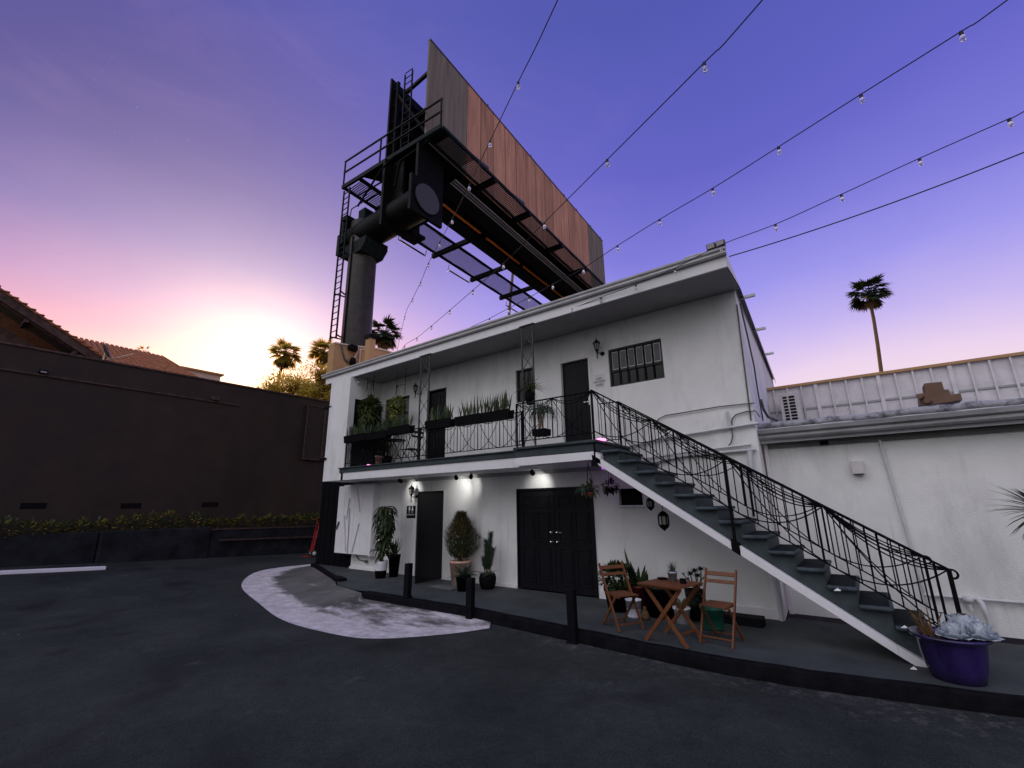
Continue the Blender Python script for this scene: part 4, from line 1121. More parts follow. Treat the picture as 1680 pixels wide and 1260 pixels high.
# pink led at the head of the stairs, purple glow lamp below the landing
p = PY(985,716,7.3); t = thing('led_lamp', 'small glowing pink lamp at the head of the stairs', 'lamp', (p.x, 7.3, 2.82))
MB().lathe((p.x,7.3,2.815), [(0.0,0.0),(0.10,0.005),(0.09,0.03),(0.03,0.045),(0.0,0.046)], 16).build('lens', M['pinkled'], t)
p2 = PY(607,758,7.5); t = thing('led_lamp', 'tiny glowing pink lamp on the balcony floor by the black cabinet', 'lamp', (p2.x, 7.45, 2.81))
MB().lathe((p2.x,7.47,2.812), [(0.0,0.0),(0.05,0.005),(0.05,0.02),(0.0,0.03)], 12).build('lens', M['pinkled'], t)
q = PY(990,768,7.9); t = thing('grow_lamp', 'small purple lamp tucked under the stair landing above the hanging basket', 'lamp', (q.x, 7.9, 2.40))
MB().lathe((q.x,7.9,2.36), [(0.0,0.0),(0.035,0.01),(0.04,0.06),(0.0,0.09)], 12).build('bulb', mat('purple_lens',(0.2,0.03,0.25),0.3,emit=(0.6,0.1,0.9),estr=0.8), t)
L = D.lights.new('grow_light', 'POINT'); L.energy = 0.35; L.color = (0.7, 0.15, 1.0); L.shadow_soft_size = 0.05
lo = D.objects.new('grow_light', L); COL.objects.link(lo); lo.parent = t; lo.location = (0.0, -0.02, -0.10)
# moroccan lanterns
def pend(px, ptop, pbot, y, lbl, ztop):
    a, b_ = PY(px, ptop, y), PY(px, pbot, y); H_ = a.z-b_.z; x = a.x; r = H_*0.27
    t = thing('hanging_lantern', lbl, 'lantern', (x, y, a.z), 0, 'pierced metal lanterns under the stairs')
    mb = MB(); c_ = (x, y, b_.z)
    mb.lathe(c_, [(0.0,0.0),(0.008,0.04*H_),(r*0.35,0.10*H_),(r*0.8,0.20*H_),(r,0.30*H_),(r*0.98,0.33*H_)], 8, smooth=False)
    mb.lathe(c_, [(r*0.98,0.72*H_),(r*1.0,0.75*H_),(r*0.8,0.84*H_),(r*0.4,0.93*H_),(r*0.15,0.96*H_),(0.0,H_)], 8, smooth=False)
    for k in range(8):
        a_ = 2*math.pi*k/8
        mb.tube([(x+r*.96*math.cos(a_),y+r*.96*math.sin(a_),b_.z+0.32*H_),(x+r*.96*math.cos(a_),y+r*.96*math.sin(a_),b_.z+0.73*H_)],0.008,4)
    mb.build('frame', M['iron'], t)
    MB().lathe(c_, [(r*.86,0.33*H_),(r*.86,0.72*H_)], 8, smooth=False).build('glass', M['lampglass'], t)
    MB().tube([(x,y,a.z),(x,y,ztop)],0.005,4).build('chain', M['iron'], t)
pend(1087, 837, 872, 7.55, 'larger pierced black lantern hanging below the stair stringer', 1.86)
pend(1066, 815, 839, 7.9, 'smaller pierced black lantern half hidden behind the stringer', 2.05)

# ------------------------------------------------------------------ signs
def quad_sign(name, lbl, tl, br, y, m, thick=0.012):
    a, b_ = PY(*tl, y), PY(*br, y)
    t = thing(name, lbl, 'sign', ((a.x+b_.x)/2, y, (a.z+b_.z)/2))
    box(a.x, y, b_.z, b_.x, y+thick, a.z).build('board', m, t, bevel=0.002)
    return t, a, b_
t, a, b_ = quad_sign('restroom_sign', 'small black restroom sign with white figures beside the ground floor door', (667.5,830), (681,850), YW-0.014, M['black'])
cx = (a.x+b_.x)/2; w = b_.x-a.x; hh = a.z-b_.z; yy = YW-0.0165
mb = MB()
def disc(cx_, cz, r, n=14): mb.add([(cx_+r*math.cos(2*math.pi*k/n), yy, cz+r*math.sin(2*math.pi*k/n)) for k in range(n)], [tuple(range(n))])
def quad(x0, z0, x1, z1, x2, z2, x3, z3): mb.add([(x0,yy,z0),(x1,yy,z1),(x2,yy,z2),(x3,yy,z3)], [(0,1,2,3)])
for sx, skirt in ((-0.17, 0), (0.17, 1)):
    c_ = cx+sx*w; disc(c_, a.z-0.10*hh, 0.045*w+0.004)
    u_ = 0.10*w
    if skirt: quad(c_-u_*1.2, a.z-0.38*hh, c_+u_*1.2, a.z-0.38*hh, c_+u_*0.4, a.z-0.15*hh, c_-u_*0.4, a.z-0.15*hh)
    else: quad(c_-u_*0.9, a.z-0.36*hh, c_+u_*0.9, a.z-0.36*hh, c_+u_*0.9, a.z-0.15*hh, c_-u_*0.9, a.z-0.15*hh)
    quad(c_-u_*0.6, a.z-0.58*hh, c_-0.01, a.z-0.58*hh, c_-0.01, a.z-0.35*hh, c_-u_*0.6, a.z-0.35*hh)
    quad(c_+0.01, a.z-0.58*hh, c_+u_*0.6, a.z-0.58*hh, c_+u_*0.6, a.z-0.35*hh, c_+0.01, a.z-0.35*hh)
mb.build('pictogram', M['signtext'], t)
textmesh('RESTROOM', w*0.155, 'lettering', M['signtext'], t, (cx, yy, a.z-0.78*hh))
t, a, b_ = quad_sign('paper_sign', 'white paper notice with bold dark lettering beside the plain upstairs door', (975,616), (992,634), YW-0.006, M['paper'], 0.004)
cx = (a.x+b_.x)/2; w = b_.x-a.x; hh = a.z-b_.z; yy = YW-0.008
textmesh('UPS', hh*0.26, 'lettering', M['signink'], t, (cx-0.02*w, yy, a.z-0.42*hh))
textmesh('DELIVERIES', hh*0.20, 'lettering', M['signink'], t, (cx, yy, a.z-0.63*hh))
textmesh('HERE', hh*0.26, 'lettering', M['signink'], t, (cx, yy, a.z-0.90*hh))

# ------------------------------------------------------------------ furniture
def folding_chair(lbl, x, y, rz):
    t = thing('folding_chair', lbl, 'chair', (x, y, 0), rz, 'wooden folding chairs at the cafe table')
    w = 0.40
    def B(name, a, b_, ww, hh, up=(0,1,0)):
        MB().beam(a, b_, ww, hh, up).build(name, M['wood'], t, local=True, bevel=0.004)
    for s_ in (-1, 1):
        yy = s_*w/2
        B('back_upright', (0.23, yy, 0.0), (-0.22, yy, 0.86), 0.042, 0.022)
        B('rear_leg', (-0.25, yy*0.86, 0.0), (0.14, yy*0.86, 0.44), 0.036, 0.020)
    for za, hh in ((0.80, 0.055), (0.71, 0.045)):
        xx = 0.23-0.45*za/0.86
        MB().beam((xx, -w/2+0.011, za), (xx, w/2-0.011, za), hh, 0.016, (1,0,0.52)).build('back_slat', M['wood'], t, local=True, bevel=0.003)
    mb = MB()
    for i in range(7):
        xx = -0.13+0.055*i
        mb.beam((xx, -w/2+0.03, 0.455), (xx, w/2-0.03, 0.455), 0.048, 0.014)
    mb.beam((-0.16, -w/2+0.045, 0.44), (0.22, -w/2+0.045, 0.44), 0.02, 0.022); mb.beam((-0.16, w/2-0.045, 0.44), (0.22, w/2-0.045, 0.44), 0.02, 0.022)
    mb.build('seat', M['wood'], t, local=True, bevel=0.002)
    B('stretcher', (0.185, -w/2, 0.085), (0.185, w/2, 0.085), 0.03, 0.016, (0,0,1))
    B('stretcher', (-0.20, -w/2+0.03, 0.06), (-0.20, w/2-0.03, 0.06), 0.025, 0.016, (0,0,1))
folding_chair('wooden folding chair left of the cafe table, turned toward it', -3.13, 6.77, R(-33))
folding_chair('wooden folding chair right of the cafe table, under the stairs', -1.76, 6.80, R(-97))
t = thing('cafe_table', 'square slatted wooden cafe table on crossed legs', 'table', (-2.28, 6.52, 0), R(-12))
mb = MB(); tw = 0.62
for i in range(9):
    xx = -tw/2+tw*(i+0.5)/9
    mb.beam((xx, -tw/2, 0.70), (xx, tw/2, 0.70), tw/9-0.006, 0.016)
mb.beam((-tw/2, -tw/2+0.04, 0.682), (tw/2, -tw/2+0.04, 0.682), 0.04, 0.02); mb.beam((-tw/2, tw/2-0.04, 0.682), (tw/2, tw/2-0.04, 0.682), 0.04, 0.02)
mb.build('tabletop', M['wood'], t, local=True, bevel=0.002)
for yy in (-1, 1):
    for s_ in (-1, 1):
        MB().beam((-0.29*s_, yy*(0.235 if s_ > 0 else 0.205), 0.0), (0.27*s_, yy*(0.235 if s_ > 0 else 0.205), 0.675), 0.05, 0.024, (0,1,0)).build('leg', M['wood'], t, local=True, bevel=0.004)
MB().beam((0.17, -0.20, 0.125), (0.17, 0.20, 0.125), 0.03, 0.018).build('stretcher', M['wood'], t, local=True)
# small potted plant, card holder on the table
def pot_plant(name, lbl, cat, x, y, z, prof, potm, soil_r, soil_z, n=24):
    t = thing(name, lbl, cat, (x, y, z))
    MB().lathe((x, y, z), prof, n).build('pot', potm, t)
    MB().lathe((x, y, z), [(soil_r, soil_z-0.01), (0, soil_z)], 16).build('soil', M['soil'], t)
    return t
def potprof(r0, r1, h, rim=0.01, wall=0.012):
    return [(0.0, 0.0), (r0, 0.0), (r1, h-0.03), (r1+rim, h-0.03), (r1+rim, h), (r1-wall, h), (r1-wall-0.004, h-0.05)]
random.seed(21)
t = pot_plant('tin_planter', 'small tin can with a feathery grey green sprig on the cafe table', 'potted plant', -2.27, 6.62, 0.708, potprof(0.05,0.062,0.13,0.002), M['galv'], 0.05, 0.10, 20)
mb = MB()
for i in range(26):
    a = random.uniform(0, 2*math.pi); mb.blade((-2.27+random.uniform(-.03,.03), 6.62+random.uniform(-.03,.03), 0.80), (math.cos(a)*0.35, math.sin(a)*0.35, 1), random.uniform(.1,.2), 0.018, 0.5, 3)
mb.build('foliage', M['leafblue'], t)
box(-2.14, 6.50, 0.708, -2.07, 6.56, 0.77).build('x', M['potblack']); o = D.objects['x']; o.name = 'card_holder'; tag(o, 'small dark card holder on the right of the cafe table', 'holder')
mb = MB(); mb.lathe((-2.45, 6.72, 0.708), [(0,0),(0.06,0.0),(0.075,0.02),(0.068,0.022),(0.05,0.008),(0,0.008)], 18); tag(mb.build('ashtray', M['potblack']), 'dark round ashtray at the back of the cafe table', 'ashtray')
# ------------------------------------------------------------------ plants
def rnd(a, b_): return random.uniform(a, b_)
# planter boxes on the balcony rail
def planter(name, lbl, x0, x1, y, ztop, h, n, lmin, lmax, seed, m='leafmid', spread=0.25, group='black planter boxes hung along the balcony railing'):
    random.seed(seed)
    t = thing(name, lbl, 'planter box', ((x0+x1)/2, y, ztop-h), 0, group)
    mb = MB(); w = 0.20; z0 = ztop-h
    mb.prism([(-w/2+0.02, 0), (w/2-0.02, 0), (w/2, h), (w/2-0.012, h), (w/2-0.03, h-0.04), (-w/2+0.03, h-0.04), (-w/2+0.012, h), (-w/2, h)], (x0, y, z0), (0,1,0), (0,0,1), (x1-x0, 0, 0))
    mb.build('trough', M['potblack'], t)
    box(x0+0.012, y-w/2+0.03, ztop-0.05, x1-0.012, y+w/2-0.03, ztop-0.035).build('soil', M['soil'], t)
    mb = MB(); mb2 = MB()
    for i in range(n):
        x = rnd(x0+0.03, x1-0.03); yy = y+rnd(-0.06, 0.06)
        a = rnd(0, 2*math.pi); L = rnd(lmin, lmax)
        tgt = mb if rnd(0, 1) < 0.7 else mb2
        tgt.blade((x, yy, ztop-0.05), (math.cos(a)*spread*rnd(.2,1.3), math.sin(a)*spread*rnd(.2,1), 1), L, rnd(0.028, 0.045), rnd(0.0, 0.35), 4, 0.35, 1.3)
    mb.build('foliage', M[m], t); 
    if mb2.f: mb2.build('foliage', M['leafblue'], t)
    for xx in (x0+0.1, x1-0.1):
        MB().beam((xx, y+w/2, ztop-0.02), (xx, 7.40, ztop+0.0), 0.02, 0.006).beam((xx, y+w/2+0.003, ztop-h+0.02), (xx, y+w/2+0.003, ztop), 0.006, 0.02).build('bracket', M['iron'], t)
    return t
PYB = 7.27
def pz(px, py): return PY(px, py, PYB)
for (l, r_, lbl, n, a, b_, sd, mm) in (((569,716),(604,711),'leftmost black planter box, at the left end of the balcony rail',60,.22,.42,1,'leafmid'),
      ((605,711),(638,706),'second black planter box from the left, under the large hanging basket',50,.2,.4,2,'leaf'),
      ((640,702),(676,697),'third black planter box, in front of the barred window',36,.25,.45,3,'leafmid'),
      ((702,691),(743,687),'black planter box in front of the panelled upstairs door',56,.22,.46,4,'leafmid'),
      ((750,685),(793,679),'black planter box with upright spiky leaves, left of the right hand one',34,.26,.52,5,'leafmid'),
      ((794,677),(839,673),'rightmost black planter box on the rail, crowded with spiky leaves',56,.28,.52,6,'leafmid')):
    p, q = pz(*l), pz(*r_)
    planter('planter_box', lbl, p.x, q.x, PYB, (p.z+q.z)/2, 0.19, n, a, b_, sd, mm)
# arching grassy plants by the right lattice column
def grassy(name, lbl, c, n, L, m, seed, droop=2.2, up=1.0, box_=None, w=0.016):
    random.seed(seed)
    t = thing(name, lbl, 'potted plant', c)
    mb = MB(); mb2 = MB()
    for i in range(n):
        a = rnd(0, 2*math.pi); e = rnd(0.25, 1.3)
        tg = mb if i % 3 else mb2
        tg.blade(Vector(c)+Vector((rnd(-.04,.04), rnd(-.03,.03), 0.0)), (math.cos(a), math.sin(a)*0.7, e*up), rnd(0.5, 1.1)*L, w*rnd(.7,1.3), droop*rnd(.5,1.3), 7, 0.3, 1.6)
    mb.build('foliage', M[m], t); mb2.build('foliage', M['leaf'], t)
    if box_:
        x0, x1, zt, zb, y = box_
        MB().prism([(-0.1,0),(0.1,0),(0.11,zt-zb),(-0.11,zt-zb)], (x0, y, zb), (0,1,0), (0,0,1), (x1-x0,0,0)).build('trough', M['potblack'], t)
    return t
p = PY(869,641,7.25); zt = PY(869,664,7.25).z
t = grassy('arching_plant', 'arching grassy plant in a pot on the railing corner by the right lattice column', p, 85, 0.42, 'leafmid', 31, 2.0)
MB().lathe((p.x,7.25,zt), [(0,0),(0.07,0),(0.10,p.z-zt-0.02),(0.08,p.z-zt-0.02),(0,p.z-zt-0.04)], 16).build('pot', M['potblack'], t)
p = PY(888,672,6.95); pb = PY(878,706,6.93); pc = PY(899,714,6.93)
t = grassy('drooping_plant', 'dense drooping grassy plant in a black trough hung low on the landing railing', p, 130, 0.50, 'leafblue', 32, 4.5, 0.8, (pb.x, pc.x, pb.z, pc.z, 6.93))
mb = MB()
for i in range(5): mb.tube([(p.x+rnd(-.06,.06), 6.93, pb.z-0.03), (p.x+rnd(-.03,.03), 6.94, p.z)], 0.012, 5)
mb.build('stem', M['bark'], t)
# hanging baskets
def leafball(mb, c, rx, ry, rz_, n, size, w=0.5, droop=0.8, pref=None):
    for i in range(n):
        a = rnd(0, 2*math.pi); b_ = math.acos(rnd(-1, 1)); r_ = rnd(0.35, 1.0)**0.6
        d = Vector((math.sin(b_)*math.cos(a), math.sin(b_)*math.sin(a), math.cos(b_)))
        p = Vector(c)+Vector((d.x*rx*r_, d.y*ry*r_, d.z*rz_*r_))
        dd = d+Vector((rnd(-.6,.6), rnd(-.6,.6), rnd(-.5,.6)))
        if pref: dd += Vector(pref)
        mb.blade(p, dd, size*rnd(.6,1.3), size*w*rnd(.7,1.2), droop, 3, 0.2, 1.0, base_w=0.3)
def basket(name, lbl, c, r_, hookz, m, seed, n, size, trail=0.0, bowl=None, rx=None):
    random.seed(seed); c = Vector(c)
    t = thing(name, lbl, 'hanging basket', (c.x, c.y, c.z-r_))
    mb = MB(); leafball(mb, c, rx or r_, r_*0.9, r_*0.8, n, size, 0.55, 1.0)
    if trail:
        for i in range(int(n*0.5)):
            a = rnd(0, 2*math.pi); k = rnd(0, 1)
            mb.blade(c+Vector((math.cos(a)*r_*.75, math.sin(a)*r_*.75, -k*trail)), (math.cos(a)*.6, math.sin(a)*.6, rnd(-1,.3)), size, size*.55, 1.0, 3, .2)
    mb.build('foliage', M[m], t)
    MB().lathe(c+Vector((0,0,-r_*0.9)), [(0,0),(r_*0.35,0.01),(r_*0.62,r_*0.3),(r_*0.68,r_*0.55),(r_*0.6,r_*0.55)], 16).build('bowl', bowl or M['potblack'], t)
    mb = MB()
    for k in range(3):
        a = 2*math.pi*k/3+0.4
        mb.tube([c+Vector((math.cos(a)*r_*.65, math.sin(a)*r_*.65, -r_*0.3)), (c.x, c.y, hookz)], 0.004, 4)
    mb.build('hanger', M['iron'], t)
    return t
c_ = PY(608,668,7.78)
basket('hanging_basket', 'large round leafy hanging basket at the left end of the balcony', c_, 0.33, PY(607,632,7.78).z+0.1, 'leafmid', 41, 620, 0.14, 0.45)
c_ = PY(651,664,7.9)
basket('hanging_basket', 'yellow green trailing hanging basket in front of the barred window', c_, 0.24, PY(651,634,7.9).z+0.05, 'leaflime', 42, 260, 0.11, 0.35, rx=0.34)
# wall brackets of the baskets
def frame_bracket(l, r_, b1, b2, y, lbl):
    a, b_ = PY(*l, y), PY(*r_, y); z1, z2 = PY(l[0], b1, y).z, PY(r_[0], b2, y).z
    mb = MB(); mb.beam((a.x,y,a.z),(b_.x,y,b_.z),0.012,0.012); mb.beam((a.x,y,a.z),(a.x,y,z1),0.014,0.014); mb.beam((b_.x,y,b_.z),(b_.x,y,z2),0.014,0.014); mb.beam((a.x,y,a.z-0.02),(b_.x,y,b_.z-0.12),0.006,0.006); mb.beam((b_.x,y,b_.z),(b_.x,y,ZS),0.01,0.01); mb.beam((a.x,y,a.z),(a.x,y,ZS),0.008,0.008)
    tag(mb.build('ceiling_bracket', M['iron']), lbl, 'bracket')
frame_bracket((603,627),(613.5,626),641,640,7.78,'thin iron ceiling bracket above the large hanging basket')
frame_bracket((650.5,633),(665,631),648,647,7.9,'thin iron ceiling bracket in front of the barred window')
t = thing('security_camera', 'small round white camera under the eave at the left end', 'camera', tuple(PX(587,628,XL1+0.06)))
MB().lathe(PX(587,628,XL1+0.0), [(0.03,0),(0.05,0.02),(0.05,0.06),(0.03,0.09),(0,0.1)], 14, axis=(1,0,0)).build('body', M['gutter'], t)
# things on the balcony floor
a, b_ = PY(576,722,7.75), PY(612,764,7.75)
t = thing('cabinet', 'tall black cabinet standing behind the left end of the balcony rail', 'cabinet', ((a.x+b_.x)/2, 7.75, ZF))
box(-11.42, 7.55, ZF+0.01, PY(612,740,7.55).x, 7.95, 3.58).build('carcass', M['black'], t, bevel=0.01)
mb = MB(); xm_ = (-11.42+PY(612,740,7.55).x)/2; mb.box(xm_-0.004, 7.543, ZF+0.05, xm_+0.004, 7.5505, 3.55); mb.box(xm_+0.03,7.535,3.2,xm_+0.05,7.5505,3.3); mb.build('handle', M['greyiron'], t)
random.seed(51)
def leafy(name, lbl, base, potr, poth, potm, fol, n, size, rx, rz_, zc, seed, w=0.4, stems=6, droop=0.8):
    random.seed(seed); base = Vector(base)
    t = pot_plant(name, lbl, 'potted plant', base.x, base.y, base.z, potprof(potr*.75, potr, poth), potm, potr*.9, poth-0.03)
    mb = MB(); c_ = base+Vector((0,0,zc)); leafball(mb, c_, rx, rx, rz_, n, size, w, droop, (0,0,.3)); mb.build('foliage', M[fol], t)
    mb = MB()
    for i in range(stems):
        a = rnd(0, 6.28); mb.tube([base+Vector((rnd(-.03,.03), rnd(-.03,.03), poth-.05)), c_+Vector((math.cos(a)*rx*.6, math.sin(a)*rx*.6, rnd(-.3,.6)*rz_))], [0.010, 0.005], 5)
    mb.build('stem', M['bark'], t)
    return t
b0 = PY(618,752,7.75); leafy('balcony_plant', 'leafy plant in a terracotta pot on the balcony floor behind the rail', (b0.x,7.75,ZF+0.01), 0.16, 0.26, M['terracotta'], 'leafmid', 120, 0.09, 0.18, 0.30, 0.55, 52)
b0 = PY(606,700,8.1); leafy('balcony_plant', 'tall dark bushy plant behind the left planter boxes', (b0.x,8.1,ZF+0.01), 0.2, 0.4, M['potblack'], 'leaf', 700, 0.16, 0.42, 0.55, 1.0, 53)
b0 = PY(636,690,8.15); leafy('balcony_plant', 'tall spreading plant below the yellow green hanging basket', (b0.x,8.2,ZF+0.01), 0.15, 0.3, M['potblack'], 'leafmid', 220, 0.20, 0.30, 0.42, 0.95, 54, 0.2)
# round balcony table and chair
tp0 = PY(645,723,7.75)
t = thing('balcony_table', 'round dark metal table on crossed legs behind the balcony rail', 'table', (tp0.x, 7.8, ZF))
MB().lathe((tp0.x,7.8,tp0.z), [(0,0),(0.29,0),(0.30,0.012),(0.29,0.025),(0,0.025)], 28).build('tabletop', M['tabletop'], t)
for yy in (-0.14, 0.14):
    for s_ in (-1, 1): MB().tube([(tp0.x-0.22*s_,7.8+yy,ZF),(tp0.x+0.22*s_,7.8+yy,tp0.z)], 0.011, 6).build('leg', M['tabletop'], t)
sx = PY(670,737,7.7)
t = thing('balcony_chair', 'dark metal slatted folding chair right of the round balcony table', 'chair', (sx.x, 7.8, ZF))
mb = MB()
for i in range(6): mb.box(sx.x-0.19+0.065*i, 7.62, sx.z, sx.x-0.19+0.065*i+0.045, 8.0, sx.z+0.012)
mb.build('seat', M['tabletop'], t)
for yy in (7.63, 7.99):
    MB().tube([(sx.x-0.20,yy,ZF),(sx.x+0.24,yy,3.62)], 0.011, 6).build('back_upright', M['tabletop'], t)
    MB().tube([(sx.x+0.22,yy,ZF),(sx.x-0.18,yy,sx.z)], 0.011, 6).build('leg', M['tabletop'], t)
mb = MB(); mb.beam((sx.x+0.235,7.63,3.58),(sx.x+0.235,7.99,3.58),0.012,0.06,(0,0,1)); mb.beam((sx.x+0.205,7.63,3.47),(sx.x+0.205,7.99,3.47),0.012,0.05,(0,0,1)); mb.build('back_slat', M['tabletop'], t)
MB().lathe((tp0.x-0.02,7.75,tp0.z+0.026), [(0,0),(0.035,0),(0.04,0.12),(0.03,0.12)], 14).build('x2', M['potwhite']); o = D.objects['x2']; o.name = 'candle_holder'; tag(o, 'small white cup on the round balcony table', 'cup')

# ---------------------------------------------- plants on the terrace
random.seed(61)
# corn plant in a two tone pot
bx_ = PZ(624,948,0)
t = pot_plant('corn_plant', 'tall corn plant in a two tone pot left of the single door', 'potted plant', bx_.x, bx_.y, 0, [(0,0),(0.125,0),(0.15,0.20)], M['potblack'], 0.13, 0.36)
MB().lathe((bx_.x,bx_.y,0), [(0.152,0.185),(0.165,0.37),(0.168,0.40),(0.155,0.40),(0.15,0.34)], 24).build('pot_rim', M['potwhite'], t)
mb = MB(); mb.tube([(bx_.x,bx_.y,0.3),(bx_.x+0.02,bx_.y+0.05,1.55)], [0.03,0.022], 8); mb.tube([(bx_.x+0.04,bx_.y,0.3),(bx_.x+0.06,bx_.y+0.02,1.0)], 0.022, 8); mb.build('cane', M['bark'], t)
mb = MB()
for (zc, n, L) in ((1.62,70,0.44),(1.40,80,0.44),(1.18,50,0.38),(0.98,50,0.36),(0.80,50,0.34),(0.6,40,0.32)):
    for i in range(n):
        a = rnd(0, 6.28); mb.blade((bx_.x+0.02+rnd(-.02,.02), bx_.y+0.03, zc+rnd(-.12,.10)), (math.cos(a), math.sin(a), rnd(0.2,1.2)), L*rnd(.7,1.15), 0.085, 3.6, 6, 0.3, 1.3)
mb.build('foliage', M['leaf'], t)
mb = MB()
for a, L, w_, e in ((3.3,.42,.20,.25),(-1.2,.3,.19,1.0),(-0.3,.34,.18,.35),(4.4,.30,.18,.6),(1.2,.3,.16,.8),(2.6,.36,.16,.5)):
    mb.blade((bx_.x, bx_.y-0.03, 0.62), (math.cos(a), math.sin(a), e), L, w_, 0.9, 6, 0.25, 1.1, base_w=0.15)
mb.build('foliage', M['leafmid'], t)
# tall black pot with aloe like leaves
p = PZ(651,945,0)
t = pot_plant('aloe_plant', 'spiky aloe like plant in a tall black pot left of the single door', 'potted plant', p.x, 8.12, 0, [(0,0),(0.11,0),(0.155,0.50),(0.165,0.50),(0.165,0.53),(0.145,0.53),(0.14,0.48)], M['potblack'], 0.14, 0.49)
mb = MB()
for i in range(26):
    a = rnd(0, 6.28); mb.blade((p.x+rnd(-.04,.04), 8.12+rnd(-.04,.04), 0.5), (math.cos(a)*rnd(.1,.9), math.sin(a)*rnd(.1,.9), 1), rnd(.30,.52), 0.055, -0.1, 4, 0.6, 0.9)
mb.build('foliage', M['leaf'], t)
# milk bush in terracotta
p = PZ(775,955,0); px_, py_ = p.x, 8.15
t = pot_plant('milk_bush', 'bushy rust tipped shrub in a terracotta pot between the two doors', 'potted plant', px_, py_, 0, [(0,0),(0.20,0),(0.245,0.47),(0.255,0.47),(0.255,0.52),(0.235,0.52),(0.225,0.47)], M['terracotta'], 0.225, 0.48)
mb, mb2, mb3 = MB(), MB(), MB()
for i in range(10):
    a = rnd(0, 6.28); mb3.tube([(px_+rnd(-.06,.06), py_+rnd(-.06,.06), 0.48), (px_+math.cos(a)*.12, py_+math.sin(a)*.1, rnd(.75,.95))], [0.013,0.008], 5)
def bush_r(z):
    return interp([(0.5,0.12),(0.62,0.34),(0.8,0.46),(1.0,0.46),(1.12,0.41),(1.22,0.34),(1.32,0.27),(1.45,0.19),(1.6,0.07)], z)
lumps = [(rnd(0,6.28), rnd(.6,1.25), rnd(.0,.22)) for _ in range(9)]
for i in range(5200):
    z = 0.55+1.0*rnd(0,1)**0.9; a = rnd(0, 6.28)
    bump = sum(h*math.exp(-((math.cos(a-la)-1)**2)*6-((z-lz)/0.18)**2) for la, lz, h in lumps)
    r_ = bush_r(z)*(0.82+bump)*rnd(.15,1)**0.5
    d = Vector((math.cos(a)*rnd(.1,.9), math.sin(a)*rnd(.1,.9), rnd(.5,1.4)))
    (mb2 if (z > 1.0 and rnd(0,1) < .26) or rnd(0,1) < .07 else mb).blade((px_+math.cos(a)*r_, py_+math.sin(a)*r_*.8, z), d, rnd(.06,.13), 0.014, 0.2, 2, 0.3)
mb.build('foliage', M['leaf'], t); mb2.build('foliage', M['leafrust'], t); mb3.build('stem', M['bark'], t)
# small agave in front
p = PZ(766,968,0); ax_, ay_ = p.x, 7.62
t = pot_plant('agave_plant', 'small agave in a black pot in front of the terracotta pot', 'potted plant', ax_, ay_, 0, potprof(0.12,0.155,0.30), M['potblack'], 0.14, 0.26)
mb = MB()
for i in range(24):
    a = i*2.4; e = rnd(.1,1.4); mb.blade((ax_, ay_, 0.28), (math.cos(a), math.sin(a), e), rnd(.28,.42), 0.075, 0.6, 5, 0.5, 1.0)
mb.build('foliage', M['leafblue'], t)
# columnar succulent in a dark pot
p = PZ(799,966,0); sx_, sy_ = p.x, 8.1
t = pot_plant('tall_succulent', 'tall blue green succulent in a dark round pot left of the double door', 'potted plant', sx_, sy_, 0, [(0,0),(0.13,0),(0.18,0.1),(0.19,0.22),(0.165,0.30),(0.15,0.30),(0.15,0.25)], M['potblack'], 0.15, 0.27)
mb = MB(); st_ = MB()
for (dx, dy, top, lean) in ((0,0,1.12,.10),(-.06,.03,.95,.0),(.06,-.02,.80,.12),(-.02,-.06,.6,-.05)):
    st_.tube([(sx_+dx, sy_+dy, 0.26), (sx_+dx+lean, sy_+dy, top)], [0.016,0.010], 6)
    n = int((top-0.3)*230)
    for i in range(n):
        k = i/n; z = lerp(0.38, top, k); a = i*2.4
        mb.blade((sx_+dx+lean*k, sy_+dy, z), (math.cos(a), math.sin(a), 1.0), 0.14, 0.03, -0.2, 3, 0.4)
for i in range(40):
    a = rnd(0,6.28); mb.blade((sx_+rnd(-.08,.08), sy_+rnd(-.08,.08), 0.28), (math.cos(a), math.sin(a), rnd(.3,1.2)), rnd(.12,.24), 0.035, 1.0, 4, .3)
mb.build('foliage', M['leafblue'], t); st_.build('stem', M['bark'], t)
# cluster behind the cafe table
def P0(px, py, y): q = PZ(px, py, 0); return q.x
random.seed(71)
x = PY(1012,960,7.7).x
t = pot_plant('jade_plant', 'dark leafy jade plant in a black pot behind the left chair', 'potted plant', x, 7.75, 0, potprof(0.18,0.24,0.34), M['potblack'], 0.22, 0.3)
mb = MB(); leafball(mb, (x, 7.75, 0.52), 0.32, 0.26, 0.22, 900, 0.085, 0.7, 0.2); mb.build('foliage', M['leaf'], t)
x = PY(1046,960,7.85).x
t = pot_plant('snake_plant', 'tall snake plant with upright leaves in a maroon pot behind the left chair', 'potted plant', x, 7.9, 0, potprof(0.12,0.16,0.40), M['redpot'], 0.14, 0.36)
mb = MB()
for (dx, a, L, w_) in ((-.06,-2.8,.9,.06),(-.02,-2.6,.72,.07),(.05,.3,.62,.075),(.09,.2,.50,.07),(-.10,2.9,.6,.06),(.0,1.5,.55,.07),(-.07,-1.0,.4,.06),(.12,.6,.4,.06)):
    mb.blade((x+dx, 7.9, 0.36), (math.cos(a)*.25, math.sin(a)*.1, 1), L*(.72 if L > .85 else .62), w_*1.15, 0.05, 6, 0.5, 1.4, side=Vector((1, rnd(-.5,.5), 0)))
mb.build('foliage', M['leaf'], t)
q = PZ(1043,1012,0)
t = thing('bucket', 'white plastic bucket standing behind the left chair', 'bucket', (q.x, 7.42, 0))
MB().lathe((q.x,7.42,0), [(0,0),(0.10,0),(0.125,0.25),(0.13,0.25),(0.13,0.265),(0.118,0.265),(0.11,0.02)], 20).build('pail', M['bucket'], t)
